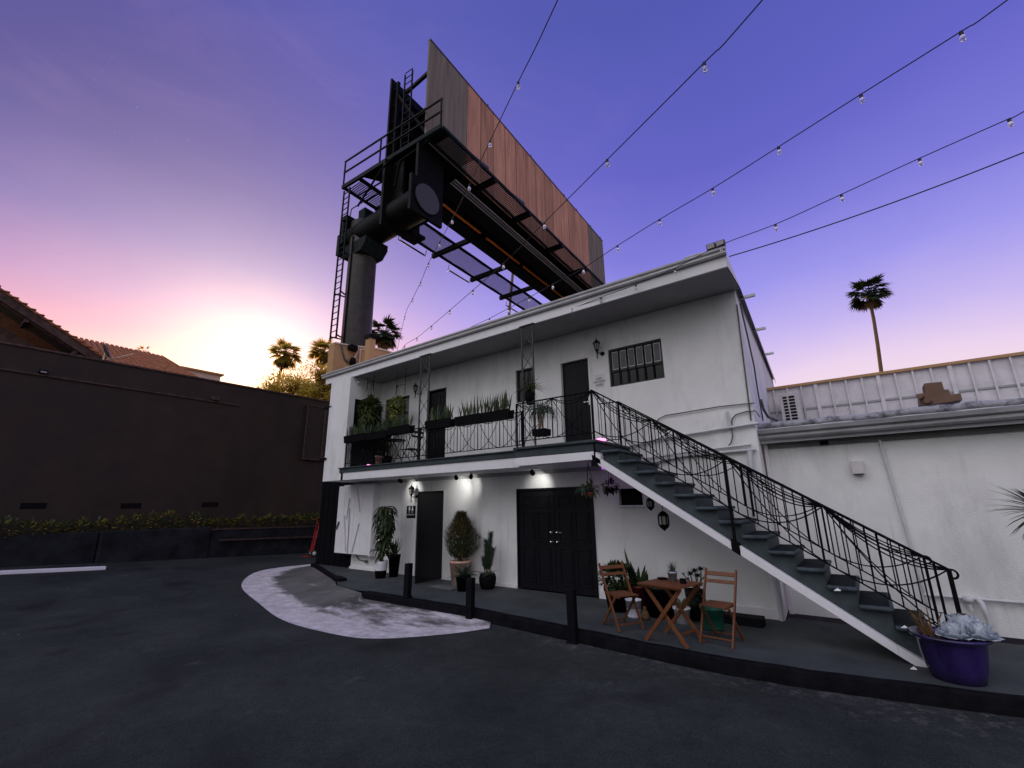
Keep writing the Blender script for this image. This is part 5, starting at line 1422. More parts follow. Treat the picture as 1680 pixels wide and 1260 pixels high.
x = PY(1085,985,7.75).x
t = pot_plant('black_tub', 'large black tub with low trailing leaves behind the cafe table', 'potted plant', x, 7.75, 0, potprof(0.21,0.27,0.44), M['potblack'], 0.25, 0.4)
mb = MB(); leafball(mb, (x, 7.75, 0.44), 0.22, 0.2, 0.07, 60, 0.08, 0.5, 1.0); mb.build('foliage', M['leafmid'], t)
x = PY(1058,1003,7.35).x
t = thing('watering_gourd', 'small tan gourd shaped vessel beside the black tub', 'vessel', (x, 7.35, 0))
MB().lathe((x,7.35,0), [(0,0.0),(0.05,0.01),(0.065,0.06),(0.04,0.12),(0.02,0.17),(0.025,0.19),(0,0.19)], 14).build('body', M['leafdead'], t)
x = PY(1120,1000,7.55).x
t = pot_plant('leaning_plant', 'pale pot with floppy green leaves right of the black tub', 'potted plant', x, 7.5, 0, potprof(0.09,0.12,0.22), M['potwhite'], 0.10, 0.19)
mb = MB()
for i in range(14):
    a = rnd(0,6.28); mb.blade((x, 7.5, 0.2), (math.cos(a), math.sin(a), rnd(.4,1.2)), rnd(.2,.34), 0.045, 1.2, 5, .3)
mb.build('foliage', M['leafmid'], t)
x = PY(1140,985,7.75).x
t = pot_plant('tree_aeonium', 'dark rosetted succulent on bare branches in a square black pot behind the right chair', 'potted plant', x, 7.8, 0, [(0,0),(0.12,0),(0.165,0.44),(0.15,0.44),(0.145,0.40)], M['potblack'], 0.15, 0.4, 4)
mb, sb = MB(), MB()
tips = [PY(1140,938,7.7), PY(1150,935,7.75), PY(1133,943,7.7), PY(1161,940,7.75), PY(1145,946,7.65), PY(1121,942,7.8), PY(1129,950,7.8), PY(1164,990,7.7)]
for i, tp_ in enumerate(tips):
    b0 = Vector((x+rnd(-.05,.05), 7.8, 0.38)); mid = (b0+tp_)/2+Vector((rnd(-.05,.05),0,-0.02 if i < 7 else .06))
    sb.tube([b0, mid, tp_], [0.014,0.011,0.008], 6)
    sc_ = 0.08 if i < 5 else 0.035
    if i in (3,): sc_ = 0.05
    for k in range(30):
        a = k*2.4; e = 1.3-k*0.05
        mb.blade(tp_, (math.cos(a), math.sin(a), max(-.2, e)), sc_*rnd(.8,1.1), sc_*.38, 0.3, 3, .3, base_w=.3)
mb.build('foliage', M['leafpurple'], t); sb.build('stem', M['bark'], t)
q = PZ(1188,1018,0)
t = thing('green_tub', 'empty green plastic tub under the right chair', 'tub', (q.x, 7.35, 0))
MB().lathe((q.x,7.38,0), [(0,0),(0.13,0),(0.155,0.27),(0.165,0.28),(0.15,0.28),(0.14,0.02)], 20).build('body', M['greenpot'], t)
box(PY(1165,1000,7.9).x, 7.8, 0, PY(1250,1000,7.9).x, 8.05, 0.12).build('x3', M['black'], bevel=0.01); o = D.objects['x3']; o.name = 'low_crate'; tag(o, 'low black crate against the wall behind the right chair', 'crate')
# basket hanging below the landing
c_ = PY(967,803,7.35)
random.seed(81)
t = basket('hanging_basket', 'brown bowl hanging basket with long leaves below the stair landing', c_, 0.15, 2.46, 'leafmid', 82, 60, 0.09, 0.0, M['redpot'])
mb = MB()
for i in range(26):
    a = rnd(0,6.28); mb.blade(c_, (math.cos(a), math.sin(a), rnd(.2,1.1)), rnd(.22,.36), 0.03, 2.2, 6, .3)
mb.build('foliage', M['leafblue'], t)
c_ = PY(1001,797,7.8)
t = basket('hanging_basket', 'dark stringy hanging basket behind the top of the stringer', c_, 0.13, PY(1001,775,7.8).z+0.1, 'leafpurple', 83, 70, 0.09, 0.12)
# purple glazed pot with pale cabbage heads
q = PZ(1580,1127,0.0); qx, qy = q.x, q.y+0.24
pr_ = [(0,0),(0.205,0.0),(0.235,0.10),(0.262,0.25),(0.275,0.345),(0.285,0.37),(0.325,0.39),(0.33,0.41),(0.30,0.415),(0.262,0.39),(0.25,0.33)]
PS = 1.0
t = thing('purple_pot', 'glossy purple glazed pot with pale ruffled cabbage heads at the foot of the stairs', 'potted plant', (qx, qy, 0))
MB().lathe((qx,qy,0), pr_, 40).build('pot', M['glaze'], t)
MB().lathe((qx,qy,0), [(0.255,0.35),(0,0.37)], 20).build('soil', M['soil'], t)
random.seed(91)
def cabbage(c, R_, seed):
    random.seed(seed); mb = MB(); c = Vector(c)
    for ring, (n, sp_, hh) in enumerate(((7,1.0,0.42),(7,.82,0.70),(6,.58,0.88),(5,.34,0.95),(3,.16,0.98))):
        for k in range(n):
            a = 2*math.pi*k/n+ring*.5+rnd(-.15,.15); nu, nv = 9, 6; vs = []
            rd = Vector((math.cos(a), math.sin(a), 0)); s_ = Vector((-math.sin(a), math.cos(a), 0)); up_ = Vector((0,0,1)); ph_ = rnd(0,6)
            for i in range(nv):
                v = i/(nv-1)
                for j in range(nu):
                    u = j/(nu-1)*2-1
                    w_ = R_*(.30+.42*sp_)*math.sin(math.pi*min(.86, .10+v*.78))
                    out_ = R_*sp_*(math.sin(v*1.5)*.95)+R_*0.05
                    cup = R_*.22*(u*u)*v
                    ruff = R_*.11*v*v*math.sin(u*7+ph_)
                    p = c+rd*(out_-cup+ruff*.8)+s_*(u*w_)+up_*(R_*hh*v-(R_*.22*v**3 if ring < 2 else 0)+ruff*.5)
                    vs.append(p)
            mb.add(vs, [(i*nu+j, i*nu+j+1, (i+1)*nu+j+1, (i+1)*nu+j) for i in range(nv-1) for j in range(nu-1)], True)
    mb.build('cabbage_head', M['cabbage'], t)
for (px, py, dy, R_, sd) in ((1571,1066,-.15,.15,1),(1590,1055,.05,.20,2),(1614,1064,-.07,.16,3)):
    c_ = PY(px, py, qy+dy); c_.z = max(c_.z, 0.40); cabbage(c_, R_, sd)
mb, sb = MB(), MB()
for (px, py) in ((1544,1006),(1572,1010),(1592,1020),(1556,1020),(1580,1008)):
    tp_ = PY(px, py, qy+0.08); sb.tube([(qx-0.1+rnd(-.06,.06), qy, 0.36), (Vector((qx-.1,qy,.36))+tp_)/2+Vector((0,0,.03)), tp_], [0.010,.008,.006], 5)
    for k in range(16):
        a = k*2.4; mb.blade(tp_, (math.cos(a), math.sin(a), .3), rnd(.03,.05), .018, .4, 3, .3)
mb.build('rosette', M['leafpurple'], t)
mb = MB()
for i in range(26):
    a = rnd(2.0, 4.4); mb.blade((qx-0.17+rnd(-.05,.05), qy+rnd(-.1,.1), 0.37), (math.cos(a)*rnd(0,.7), math.sin(a)*.4, 1), rnd(.14,.34), .022, .25, 4, .3)
mb.build('foliage', M['leafdead'], t); sb.build('stem', M['bark'], t)
# spiky fan palm leaf poking in on the right
random.seed(101)
c_ = PY(1712, 838, 7.6)
t = thing('yucca_plant', 'spiky dark yucca crown at the right edge of the picture', 'plant', (c_.x, 7.6, 0))
mb = MB()
for i in range(110):
    a = rnd(0,6.28); b2 = rnd(-.9,1.2); mb.blade(c_, (math.cos(a), math.sin(a), b2), rnd(.34,.50), .034, .4, 4, .4, 1.2, base_w=.7)
mb.build('crown', M['leaf'], t)
MB().tube([(c_.x, 7.6, 0), (c_.x, 7.6, c_.z)], [0.09, 0.06], 10).build('trunk', M['bark'], t)
# litter on the steps
random.seed(5)
def litter(px, py, z, s_, lbl):
    p = PZ(px, py, z); mb = MB()
    mb.add([p+Vector((-s_,-s_*.4,.004)), p+Vector((s_,-s_*.5,.008)), p+Vector((s_*.8,s_*.5,.02)), p+Vector((-s_*.7,s_*.4,.012))], [(0,1,2,3)])
    mb.add([p+Vector((-s_,-s_*.4,.004)), p+Vector((s_,-s_*.5,.008)), p+Vector((s_*.2,0,.035))], [(0,1,2)])
    tag(mb.build('paper_scrap', M['litter']), lbl, 'litter')
litter(1374, 970, 2.81-RISE*11, 0.035, 'white paper scrap lying on a lower middle step')
litter(1484, 1031, 2.81-RISE*13, 0.03, 'small pale scrap lying on one of the lowest steps')
litter(1499, 1099, 0.0, 0.03, 'white scrap on the terrace beside the end of the stringer')
for xy in ((-10.05,7.95),(-8.3,7.75)):
    pass

# ------------------------------------------------------------------ billboard
HB = 1.63
U = Vector((math.cos(HB), math.sin(HB), 0)); N = Vector((math.sin(HB), -math.cos(HB), 0)); O = Vector((-12.54, 10.75, 17.08))
LB, HBB = 20.3, 5.54
def Q(a, n, z): return O+U*a+N*n+Vector((0,0,z))
bb = thing('billboard', 'huge blank weathered plywood billboard on a single black column behind the building', 'billboard', (-17.15, 11.15, 0))
def qbeam(mb, p, q, w, h): mb.beam(Q(*p), Q(*q), w, h); return mb
# front face: grey first panel, rust brown sheets, grey last panel
cuts = [0.0, 2.75, 17.4, LB]
def slab(name, a0, a1, m, n0=-0.10, n1=0.0):
    mb = MB(); P = [Q(a0,n0,0),Q(a1,n0,0),Q(a1,n0,HBB),Q(a0,n0,HBB),Q(a0,n1,0),Q(a1,n1,0),Q(a1,n1,HBB),Q(a0,n1,HBB)]
    mb.add(P, [(0,1,2,3),(7,6,5,4),(0,4,5,1),(1,5,6,2),(2,6,7,3),(3,7,4,0)])
    return mb.build(name, m, bb)
# each sheet gets its own copy of the object so its grain differs
slab('face_panel', 0, 2.74, M['plygrey'])
random.seed(17)
a = 2.75; wds = []
while a < 17.0:
    w_ = 1.12; wds.append((a, min(a+w_, 17.4))); a += w_
pal = []
for i in range(4):
    k = [1.0, 0.90, 1.08, 0.82][i]
    pal.append(mat('weathered_plywood', (0.53*k,0.27*k,0.165*k), 0.85, 0.16, 1.0, 0.2, 10, stretch=(1,2.2,0.5), stain=(1.3+0.3*i,(0.16,0.10,0.075),0.47,0.74,0.85,(1,3.0,0.10))))
for i, (a0, a1) in enumerate(wds):
    slab('face_panel', a0+0.028, a1-0.028, pal[(i*7+i//3) % 4], -0.10, -0.001*(i % 2))
slab('face_panel', wds[-1][1]+0.01, LB, M['plygrey'])
slab('face_backing', 2.7, 17.5, M['seam'], -0.13, -0.101)
mb = MB(); qbeam(mb, (0,-0.05,HBB+0.03), (LB,-0.05,HBB+0.03), 0.16, 0.06)
for a in (4.5,9,13.5,15.5,18.0,19.9): qbeam(mb, (a,-0.05,HBB), (a,-0.05,HBB+0.22), 0.05, 0.12)
mb.build('top_trim', M['greyiron'], bb)
# back face
mb = MB(); n0 = -2.95
P = [Q(0.35,n0-0.1,0.3),Q(LB,n0-0.1,0.3),Q(LB,n0-0.1,HBB),Q(0.35,n0-0.1,HBB),Q(0.35,n0,0.3),Q(LB,n0,0.3),Q(LB,n0,HBB),Q(0.35,n0,HBB)]
mb.add(P, [(0,1,2,3),(7,6,5,4),(0,4,5,1),(1,5,6,2),(2,6,7,3),(3,7,4,0)]); mb.build('rear_face', M['steel'], bb)
mb = MB()
for z in (0.9,1.9,2.9,3.9,4.9): qbeam(mb, (0.5,n0+0.1,z), (LB,n0+0.1,z), 0.10, 0.12)
for a in [0.6+1.9*i for i in range(11)]: qbeam(mb, (a,n0+0.22,0), (a,n0+0.22,HBB-0.2), 0.15, 0.15)
for a in [1.4+1.9*i for i in range(10)]: qbeam(mb, (a,-0.25,0), (a,-0.25,HBB-0.2), 0.15, 0.15)
for a, z in ((1.0,HBB-0.15),(2.6,HBB-0.15),(2.0,HBB-0.9),(1.2,3.4)): qbeam(mb, (a,-0.2,z), (a+0.2,n0+0.1,z-0.1), 0.14, 0.16)
for i in range(10): qbeam(mb, (1.4+1.9*i,-0.3,0.3), (0.6+1.9*i,n0+0.2,4.6), 0.12, 0.12)
for a in (4.0,8.0,12.0): qbeam(mb, (a,-0.2,HBB-0.3), (a,n0+0.1,HBB-0.3), 0.12, 0.14)
mb.build('rear_framing', M['steel'], bb)
mb = MB()   # ladder frame seen between the faces
for n_ in (-1.85,-1.35): qbeam(mb, (0.25,n_,0), (0.25,n_,4.9), 0.06, 0.06)
for i in range(15): qbeam(mb, (0.25,-1.85,0.35*i+0.1), (0.25,-1.35,0.35*i+0.1), 0.03, 0.03)
mb.build('access_ladder', M['steel'], bb)
# underside: twin box girders, flat deck and bright conduits
mb = MB()
for n0_, n1_ in ((-2.95,-2.15),(-1.4,-0.75)):
    mb.beam(Q(2.2,(n0_+n1_)/2,-0.30), Q(LB,(n0_+n1_)/2,-0.30), n1_-n0_, 0.5)
mb.beam(Q(0.4,-1.5,-0.03), Q(LB,-1.5,-0.03), 2.8, 0.05)
mb.build('girder', M['steel'], bb)
mb = MB()
for n_, z in ((-0.70,-0.34),(-0.56,-0.30),(-0.42,-0.28)): mb.tube([Q(2.4,n_,z), Q(LB,n_,z)], 0.045, 7)
mb.build('conduit_run', M['silver'], bb)
for i in range(4):
    a0 = [2.9,7.1,11.1,14.9][i]; a1 = [6.5,10.6,14.4,18.2][i]
    MB().tube([Q(a0,-2.05,-0.36), Q(a1,-2.05,-0.36)], 0.075, 8).build('orange_tube', M['orange'], bb)
# cross beams
for i, a in enumerate((3.7,6.9,10.7,14.2,17.7)):
    qbeam(MB(), (a,-6.1,-0.28), (a,1.05,-0.10), 0.20, 0.28).build('cross_beam', M['steel'], bb)
# walkways with gratings and handrails
def deck(name, a0, a1, n0_, n1_, z):
    mb = MB(); mb.add([Q(a0,n0_,z),Q(a1,n0_,z),Q(a1,n1_,z),Q(a0,n1_,z)], [(0,1,2,3)])
    # local axes along the board so that the grating lines run true
    me = mb
    o = me.build(name, M['grating'], bb)
    return o
deck('walkway_grating', 0.5, LB, 0.06, 0.98, 0.02)
deck('walkway_grating', 3.6, LB, -5.9, -4.35, -0.05)
deck('walkway_grating', 0.1, 1.9, -5.5, -4.3, -0.05)
mb = MB()
for n_ in (0.06, 1.0): qbeam(mb, (0.0,n_,0.0), (LB,n_,0.0), 0.09, 0.13)
for n_ in (-5.95,-4.3): qbeam(mb, (3.5,n_,-0.06), (LB,n_,-0.06), 0.11, 0.14)
qbeam(mb, (-0.1,-5.55,-0.06), (-0.1,1.0,0.0), 0.12, 0.20); qbeam(mb, (1.95,-5.55,-0.10), (1.95,-3.0,-0.1), 0.12, 0.16); qbeam(mb, (-0.1,-5.5,-0.06), (3.4,-5.5,-0.06), 0.10, 0.14)
qbeam(mb, (0.7,-5.5,-0.08), (0.7,-2.9,-0.08), 0.06, 0.06); qbeam(mb, (1.2,-5.5,-0.08), (1.2,-2.9,-0.08), 0.06, 0.06); qbeam(mb, (-0.1,-4.3,-0.09), (1.9,-4.3,-0.09), 0.16, 0.12)
mb.build('walkway_frame', M['greensteel'], bb)
mb = MB(); mb.add([Q(0.05,-4.2,0.02),Q(0.05,1.0,0.02),Q(2.2,1.0,0.02),Q(2.2,-2.9,0.02),Q(1.0,-3.6,0.02)], [(0,1,2,3,4)]); mb.build('end_deck', M['steel'], bb)
mb = MB()
for z in (1.45, 0.80): qbeam(mb, (-0.1,-5.55,z), (-0.1,1.0,z), 0.06, 0.07)
for n_ in (-5.5,-2.85,0.95): qbeam(mb, (-0.1,n_,0), (-0.1,n_,1.45), 0.06, 0.06)
mb.build('handrail', M['steel'], bb)
mb = MB(); qbeam(mb, (0.0,1.0,0.10), (LB,1.0,0.10), 0.03, 0.05)
for a in [1.6+3.2*i for i in range(2)]: qbeam(mb, (a,1.0,0.0), (a+1.6,1.0,0.22), 0.04, 0.14)
mb.build('toe_rail', M['greyiron'], bb)
for i, a in enumerate((1.2+3.0, 8.5, 15.2)):   # lamp brackets below the back walkway
    mb = MB(); mb.tube([Q(a,-6.15,-0.1), Q(a,-6.25,-0.45), Q(a+2.2,-6.25,-0.45), Q(a+2.2,-6.15,-0.1)], 0.03, 5); mb.beam(Q(a+0.1,-6.25,-0.42), Q(a+2.1,-6.25,-0.42), 0.10, 0.05); mb.build('lamp_bracket', M['silver'] if i else M['steel'], bb)
# cantilever arm, end plate, saddle
PXc, PYc, AZ = -17.15, 11.15, 14.35
MB().tube([(-18.0,PYc,AZ-0.05),(-12.75,PYc,AZ)], 0.68, 28).build('arm', M['steel'], bb)
MB().tube([(-12.799,PYc,AZ),(-12.70,PYc,AZ)], 0.66, 28).build('arm_cap', M['greyiron'], bb)
mb = MB()
def octo(x, rr, th): 
    mb.box(x, PYc-rr, AZ-rr, x+th, PYc+rr, AZ+rr)
mb.box(-12.95, PYc-0.85, AZ-0.86, -12.80, PYc+0.95, AZ+0.86); mb.box(-14.9, PYc-0.8, AZ-0.75, -14.75, PYc+0.85, 17.0)
mb.box(-14.75, PYc-0.35, AZ+0.5, -14.0, PYc-0.2, 17.0); mb.box(-14.9, PYc+0.75, AZ-0.2, -12.95, PYc+0.92, 17.05); 
mb.box(-12.95, PYc-0.55, AZ+0.86, -12.8, PYc+0.95, 17.0)
mb.box(-15.4, PYc+0.8, AZ-0.4, -14.6, PYc+1.6, AZ-0.25); mb.box(-15.2, PYc+1.0, AZ-0.3, -14.8, PYc+1.4, 16.9)
mb.build('saddle', M['steel'], bb)
mb = MB(); mb.tube([(-13.9,PYc-0.9,16.6),(-14.8,PYc-0.95,16.3),(-16.5,PYc-0.9,15.2)], 0.05, 6); mb.tube([(-12.4,10.8,16.9),(-14.0,10.6,16.6),(-14.3,10.6,15.4)], 0.06, 6); mb.build('cable_run', M['steel'], bb)
# column
MB().lathe((PXc,PYc,0), [(0.68,0.0),(0.64,13.2),(0.64,14.9),(0,14.95)], 36).build('column', M['column'], bb)
mb = MB()
mb.prism([(-0.66,-0.1),(0.70,-0.1),(1.05,0.25),(1.05,0.55),(-0.66,0.55)], (PXc, PYc-0.62, 13.15), (1,0,0), (0,0,1), (0,1.24,0))
mb.box(PXc-0.98, PYc-0.7, 13.9, PXc-0.72, PYc+0.7, 15.1); mb.box(PXc-0.1, PYc-0.35, 15.0, PXc+0.4, PYc+0.35, 15.6); mb.box(PXc-0.85, PYc-0.75, 15.1, PXc-0.45, PYc+0.1, 15.35)
mb.box(PXc-1.2, PYc-0.7, 13.4, PXc-1.0, PYc+0.2, 14.5); mb.tube([(PXc-0.6,PYc-0.5,15.3),(PXc-0.5,PYc-0.5,15.8),(PXc+0.4,PYc-0.4,15.9)],0.03,5)
mb.build('column_head', M['greensteel'], bb, bevel=0.03)
mb = MB(); lx0, lx1, ly = -17.85, -17.38, 10.3
for xx in (lx0, lx1): mb.beam((xx,ly,8.9),(xx,ly,16.7),0.06,0.06)
for i in range(26): mb.beam((lx0,ly,9.0+0.3*i),(lx1,ly,9.0+0.3*i),0.03,0.03)
for z in (9.1, 11.2, 13.2): mb.beam((lx1,ly,z),(PXc-0.4,PYc-0.5,z),0.05,0.05); mb.beam((lx0,ly,z),(PXc-0.6,PYc-0.3,z),0.05,0.05)
mb.build('ladder', M['greensteel'], bb)
MB().tube([(PXc+0.1,PYc-0.68,5.0),(PXc+0.1,PYc-0.66,14.0)], 0.03, 6).build('column_conduit', M['iron'], bb)
# mast seen through the back walkway
p, q = PY(834,528,40.0), PY(842,440,40.0)
tag(MB().tube([p+(p-q)*0.8, q], 0.16, 8).build('roof_mast', M['bark']), 'thin brown mast standing behind the eave below the billboard', 'mast')

# ------------------------------------------------------------------ festoon lights
A0 = Vector((-12.2, 9.5, 6.55))
def festoon(lbl, ends, Zc, bulbs, extra=(), group='festoon light strings over the courtyard', A_=A0, tail=None):
    r0 = ray(*ends); E = CAM + r0*((Zc-CAM.z)/r0.z)
    n = (E-A_).cross(Vector((0,0,1))).normalized()
    t = thing('string_lights', lbl, 'string lights', tuple(A_), 0, group)
    def onp(q):
        d = ray(*q); return CAM + d*(((A_-CAM).dot(n))/d.dot(n))
    bp = [onp(q) for q in bulbs]
    path = [A_]+list(reversed(bp))+[onp(ends)]
    if tail: path.append(path[-1]+(path[-1]-path[-2]).normalized()*tail+Vector((0,0,0.1*tail)))
    # smooth
    pts = []
    for i in range(len(path)-1):
        p0, p1, p2, p3 = path[max(i-1,0)], path[i], path[i+1], path[min(i+2,len(path)-1)]
        for k in range(4):
            u = k/4; pts.append(0.5*((2*p1)+(p2-p0)*u+(2*p0-5*p1+4*p2-p3)*u*u+(3*p1-p0-3*p2+p3)*u**3))
    pts.append(path[-1])
    MB().tube(pts, 0.0065, 5).build('wire', M['wire'], t)
    for c_ in bp:
        b = MB(); b.lathe(c_+Vector((0,0,-0.115)), [(0.0,0.0),(0.017,0.007),(0.026,0.026),(0.026,0.042),(0.016,0.066),(0.013,0.078)], 12)
        o = b.build('bulb', M['bulb'], t)
        MB().lathe(c_+Vector((0,0,-0.045)), [(0.017,0.0),(0.017,0.045),(0.008,0.05)], 10).build('socket', M['wire'], o)
festoon('steepest string of festoon bulbs, crossing in front of the near end of the billboard', (914,2), 7.0, [(850,135),(804,231),(770,303),(742,359),(721,398),(703,432),(690,463),(677,490),(664,519)], tail=3)
festoon('festoon string leaving the picture at the top right of centre', (1235,18), 6.0, [(1155,103),(996,262),(893,365),(826,432),(776,476),(738,509),(708,534.6),(684,554),(663.7,567)], tail=3)
festoon('festoon string with many bulbs running to the top right corner', (1650,2), 6.2, [(1576,52),(1412,155),(1277,241),(1169,309),(1082,360),(1013,403),(957,440),(907,466),(868,488),(834,506),(803,522.5),(776,535),(753,547),(731.5,556),(713,563),(697,570),(682,575.5),(667,580)], tail=2)
festoon('lower festoon string that runs along the gutter and off to the right', (1680,183), 6.1, [(1655,195),(1508,260),(1380,319),(1272,368),(1182,402),(1107,440),(1043,467),(985.5,488),(939,506),(897.5,520),(860,532),(829,543.5),(800,551.5),(775,558.5),(750,565),(728.5,570),(708,576),(690,579.5)], tail=2, A_=Vector((-12.2,8.0,6.12)))
p = PY(1196,421,7.4); rr = ray(1680,250); e = CAM+rr*((6.0-CAM.z)/rr.z)
mb = MB(); pts = []
for i in range(21):
    u = i/20*1.25; c_ = p.lerp(e, u); c_.z -= 0.25*4*(u*(1-u))*0.25; pts.append(c_)
mb.tube(pts, 0.009, 5); tag(mb.build('overhead_cable', M['wire']), 'plain black cable from the roof corner off to the right', 'cable')
t = thing('string_anchor', 'thin metal post where the festoon strings meet behind the eave', 'post', (A0.x, A0.y, 5.7))
MB().tube([(A0.x,A0.y,5.65),(A0.x,A0.y,6.65)], 0.02, 6).build('post', M['steel'], t)

# ------------------------------------------------------------------ palms and trees
def fan_palm(lbl, base, top, R_, seed, nf=58, skirt=30, tr=0.3, mg='leaf', dead='leafdead', group=None, cat='palm tree'):
    random.seed(seed); base, top = Vector(base), Vector(top)
    t = thing('palm_tree', lbl, cat, tuple(base), 0, group)
    pts = []; 
    for i in range(9):
        u = i/8; c_ = base.lerp(top, u); c_ += Vector((0.03*R_*math.sin(u*5+seed), 0, 0))*2; pts.append(c_)
    pts[-1] = top
    MB().tube(pts, [tr*(1.25-0.45*i/8) for i in range(9)], 10).build('trunk', M['bark'], t)
    def frond(mb, d, L, fl, nl, drop):
        d = d.normalized(); pts = [top]; dd = d.copy(); p = top.copy()
        for k in range(4):
            p = p+dd*(L*0.135); dd = (dd+Vector((0,0,-drop*0.12))).normalized(); pts.append(p.copy())
        mb.tube(pts, 0.015*R_, 3, cap=False)
        s_ = dd.cross(Vector((0,0,1)))
        if s_.length < .1: s_ = Vector((1,0,0))
        s_.normalize(); nn = s_.cross(dd)
        for k in range(nl):
            an = lerp(-1.25, 1.25, k/(nl-1))
            ld = (dd*math.cos(an)+s_*math.sin(an)+nn*rnd(-.12,.12)).normalized()
            mb.blade(p, ld, fl*rnd(.8,1.1)*(1-.25*abs(an)), fl*0.17, drop*rnd(.5,1.3), 3, .2, 1.0, side=ld.cross(nn))
    mb, mbd = MB(), MB()
    for i in range(nf):
        b_ = math.acos(rnd(-0.62, 1.0)); a = i*2.4+rnd(-.3,.3)
        d = Vector((math.sin(b_)*math.cos(a), math.sin(b_)*math.sin(a), math.cos(b_)))
        frond(mb, d, R_*rnd(.75,1.15), R_*rnd(.46,.60), 13, rnd(.5,1.0))
    for i in range(skirt):
        a = rnd(0, 6.28); d = Vector((math.cos(a)*.55, math.sin(a)*.55, rnd(-1.6,-.5)))
        frond(mbd, d, R_*rnd(.7,1.1), R_*0.42, 8, 0.9)
    mb.build('crown', M[mg], t)
    if mbd.f: mbd.build('skirt', M[dead], t)
    return t
def pal(px, topy, basey, y, Rp, lbl, seed, lean=0, **k):
    c_ = PY(px, topy, y); b_ = PY(px+lean, basey, y); d = (b_-c_); s_ = (c_.z-0)/max(0.1, (c_.z-b_.z)); b0 = c_+d*s_; b0.z = 0
    dist = (c_-CAM).dot(fw); R_ = Rp/FPX*dist
    fan_palm(lbl, b0, c_, R_, seed, tr=0.085*R_, **k)
G_ = 'fan palms on the skyline beyond the dark wall'
pal(467, 582, 640, 45, 30, 'sunlit fan palm furthest left on the skyline', 1, lean=-13, skirt=26, mg='leafgold')
pal(531, 580, 650, 45, 28, 'fan palm between the leftmost palm and the billboard column', 2, lean=-11, skirt=34, mg='leafgold')
pal(631, 548, 610, 38, 32, 'fan palm with a shaggy dead skirt just right of the billboard column', 3, lean=2, skirt=46)
pal(1425, 483, 612, 60, 34, 'lone slender fan palm standing above the annex on the right', 4, lean=19, skirt=10)
# a frond tip peeking past the side wall
c_ = PY(1222, 522, 30); fan_palm('palm crown peeking out past the right hand roof edge', (c_.x-1.0,30,0), c_+Vector((-1.0,0,0)), 1.0, 6, nf=30, skirt=6, tr=0.15)
# broad leaved tree beyond the wall
def tree(lbl, cx_, cz_, y, rx, rz_, base_z, n, seed, m='leafgold', size=0.45):
    random.seed(seed)
    t = thing('leafy_tree', lbl, 'tree', (cx_, y, 0))
    br = MB(); top = Vector((cx_, y, cz_)); base = Vector((cx_+rnd(-.5,.5), y, 0))
    br.tube([base, base.lerp(top, .6)+Vector((rnd(-.3,.3),0,0)), top], [0.35,0.22,0.08], 8)
    mb = MB(); cl = []
    for i in range(34):
        a = rnd(0, 6.28); b_ = math.acos(rnd(-.6, 1)); r_ = rnd(.45, 1)
        c2 = Vector((cx_+math.sin(b_)*math.cos(a)*rx*r_, y+math.sin(b_)*math.sin(a)*rx*.7*r_, cz_+math.cos(b_)*rz_*r_)); cl.append(c2)
        st_ = base.lerp(top, rnd(.55,.95)); br.tube([st_, (st_+c2)/2+Vector((0,0,-.1)), c2], [0.09,0.05,0.02], 5)
    for c2 in cl:
        k = rnd(.14,.30)*rx
        for i in range(n//34):
            d = Vector((random.gauss(0,1), random.gauss(0,1), random.gauss(0,.7)))
            p = c2+d*k*.55
            mb.blade(p, d+Vector((rnd(-.5,.5),rnd(-.5,.5),rnd(-.3,.5))), size*rnd(.5,1.2), size*.4, .5, 2, .2, base_w=.3)
    mb.build('crown', M[m], t); br.build('trunk', M['bark'], t)
for (px, py, X_, rx, rz_, n, sd, lbl) in ((470,640,-34,3.3,1.9,8000,11,'golden backlit leafy tree below the leftmost palm'),(525,642,-29,1.9,2.0,5200,12,'golden backlit leafy tree against the left end of the building'),(432,650,-36,1.3,1.0,1500,13,'small sunlit tree peeping over the dark wall left of the others')):
    c_ = PX(px, py, X_); tree(lbl, c_.x, c_.z-0.35, c_.y, rx, rz_, 0, n, sd, size=0.30)

# ------------------------------------------------------------------ dark building on the left
XW = -20.0
lw = thing('dark_building', 'long dark brown blank wall of the neighbouring building on the left', 'building', (XW, 6, 0))
zt = 6.65
MB().add  # noqa
mb = MB(); mb.add([(XW,-14,-0.3),(XW,20,-0.3),(XW,20,zt),(XW,-14,zt)], [(0,1,2,3)]); mb.add([(XW,20,-0.3),(XW-12,20,-0.3),(XW-12,20,zt),(XW,20,zt)], [(0,1,2,3)]); mb.add([(XW,-14,zt),(XW,20,zt),(XW-12,20,zt),(XW-12,-14,zt)], [(0,1,2,3)])
mb.build('wall', M['brownwall'], lw)
box(XW-0.2, -14, zt+0.002, XW+0.05, 20, zt+0.07).build('coping', M['rafter'], lw, bevel=0.01)
z1_ = PX(0,602,XW).z; z2_ = PX(390,665,XW).z; ye = PX(392,666,XW).y
MB().beam((XW+0.03,-14,z1_),(XW+0.03,ye,z2_),0.06,0.05,(0,0,1)).build('ledge', M['rafter'], lw)
for q in ((55,830),(215,830),(345,828)):
    c_ = PX(*q, XW+0.005); mb = MB(); mb.box(XW-0.02,c_.y-0.28,c_.z-0.09,XW+0.006,c_.y+0.28,c_.z+0.09); mb.build('vent', M['vent'], lw)
a, b_ = PX(497,662,XW+0.1), PX(532,752,XW+0.1)
c1 = PX(503,665,XW+.1); c2 = PX(497,752,XW+.1)
mb = MB(); mb.box(XW, c2.y, c2.z, XW+0.12, c2.y+1.35, c1.z); o = mb.build('shutter', M['brownwall'], lw, bevel=0.01)
mb = MB()
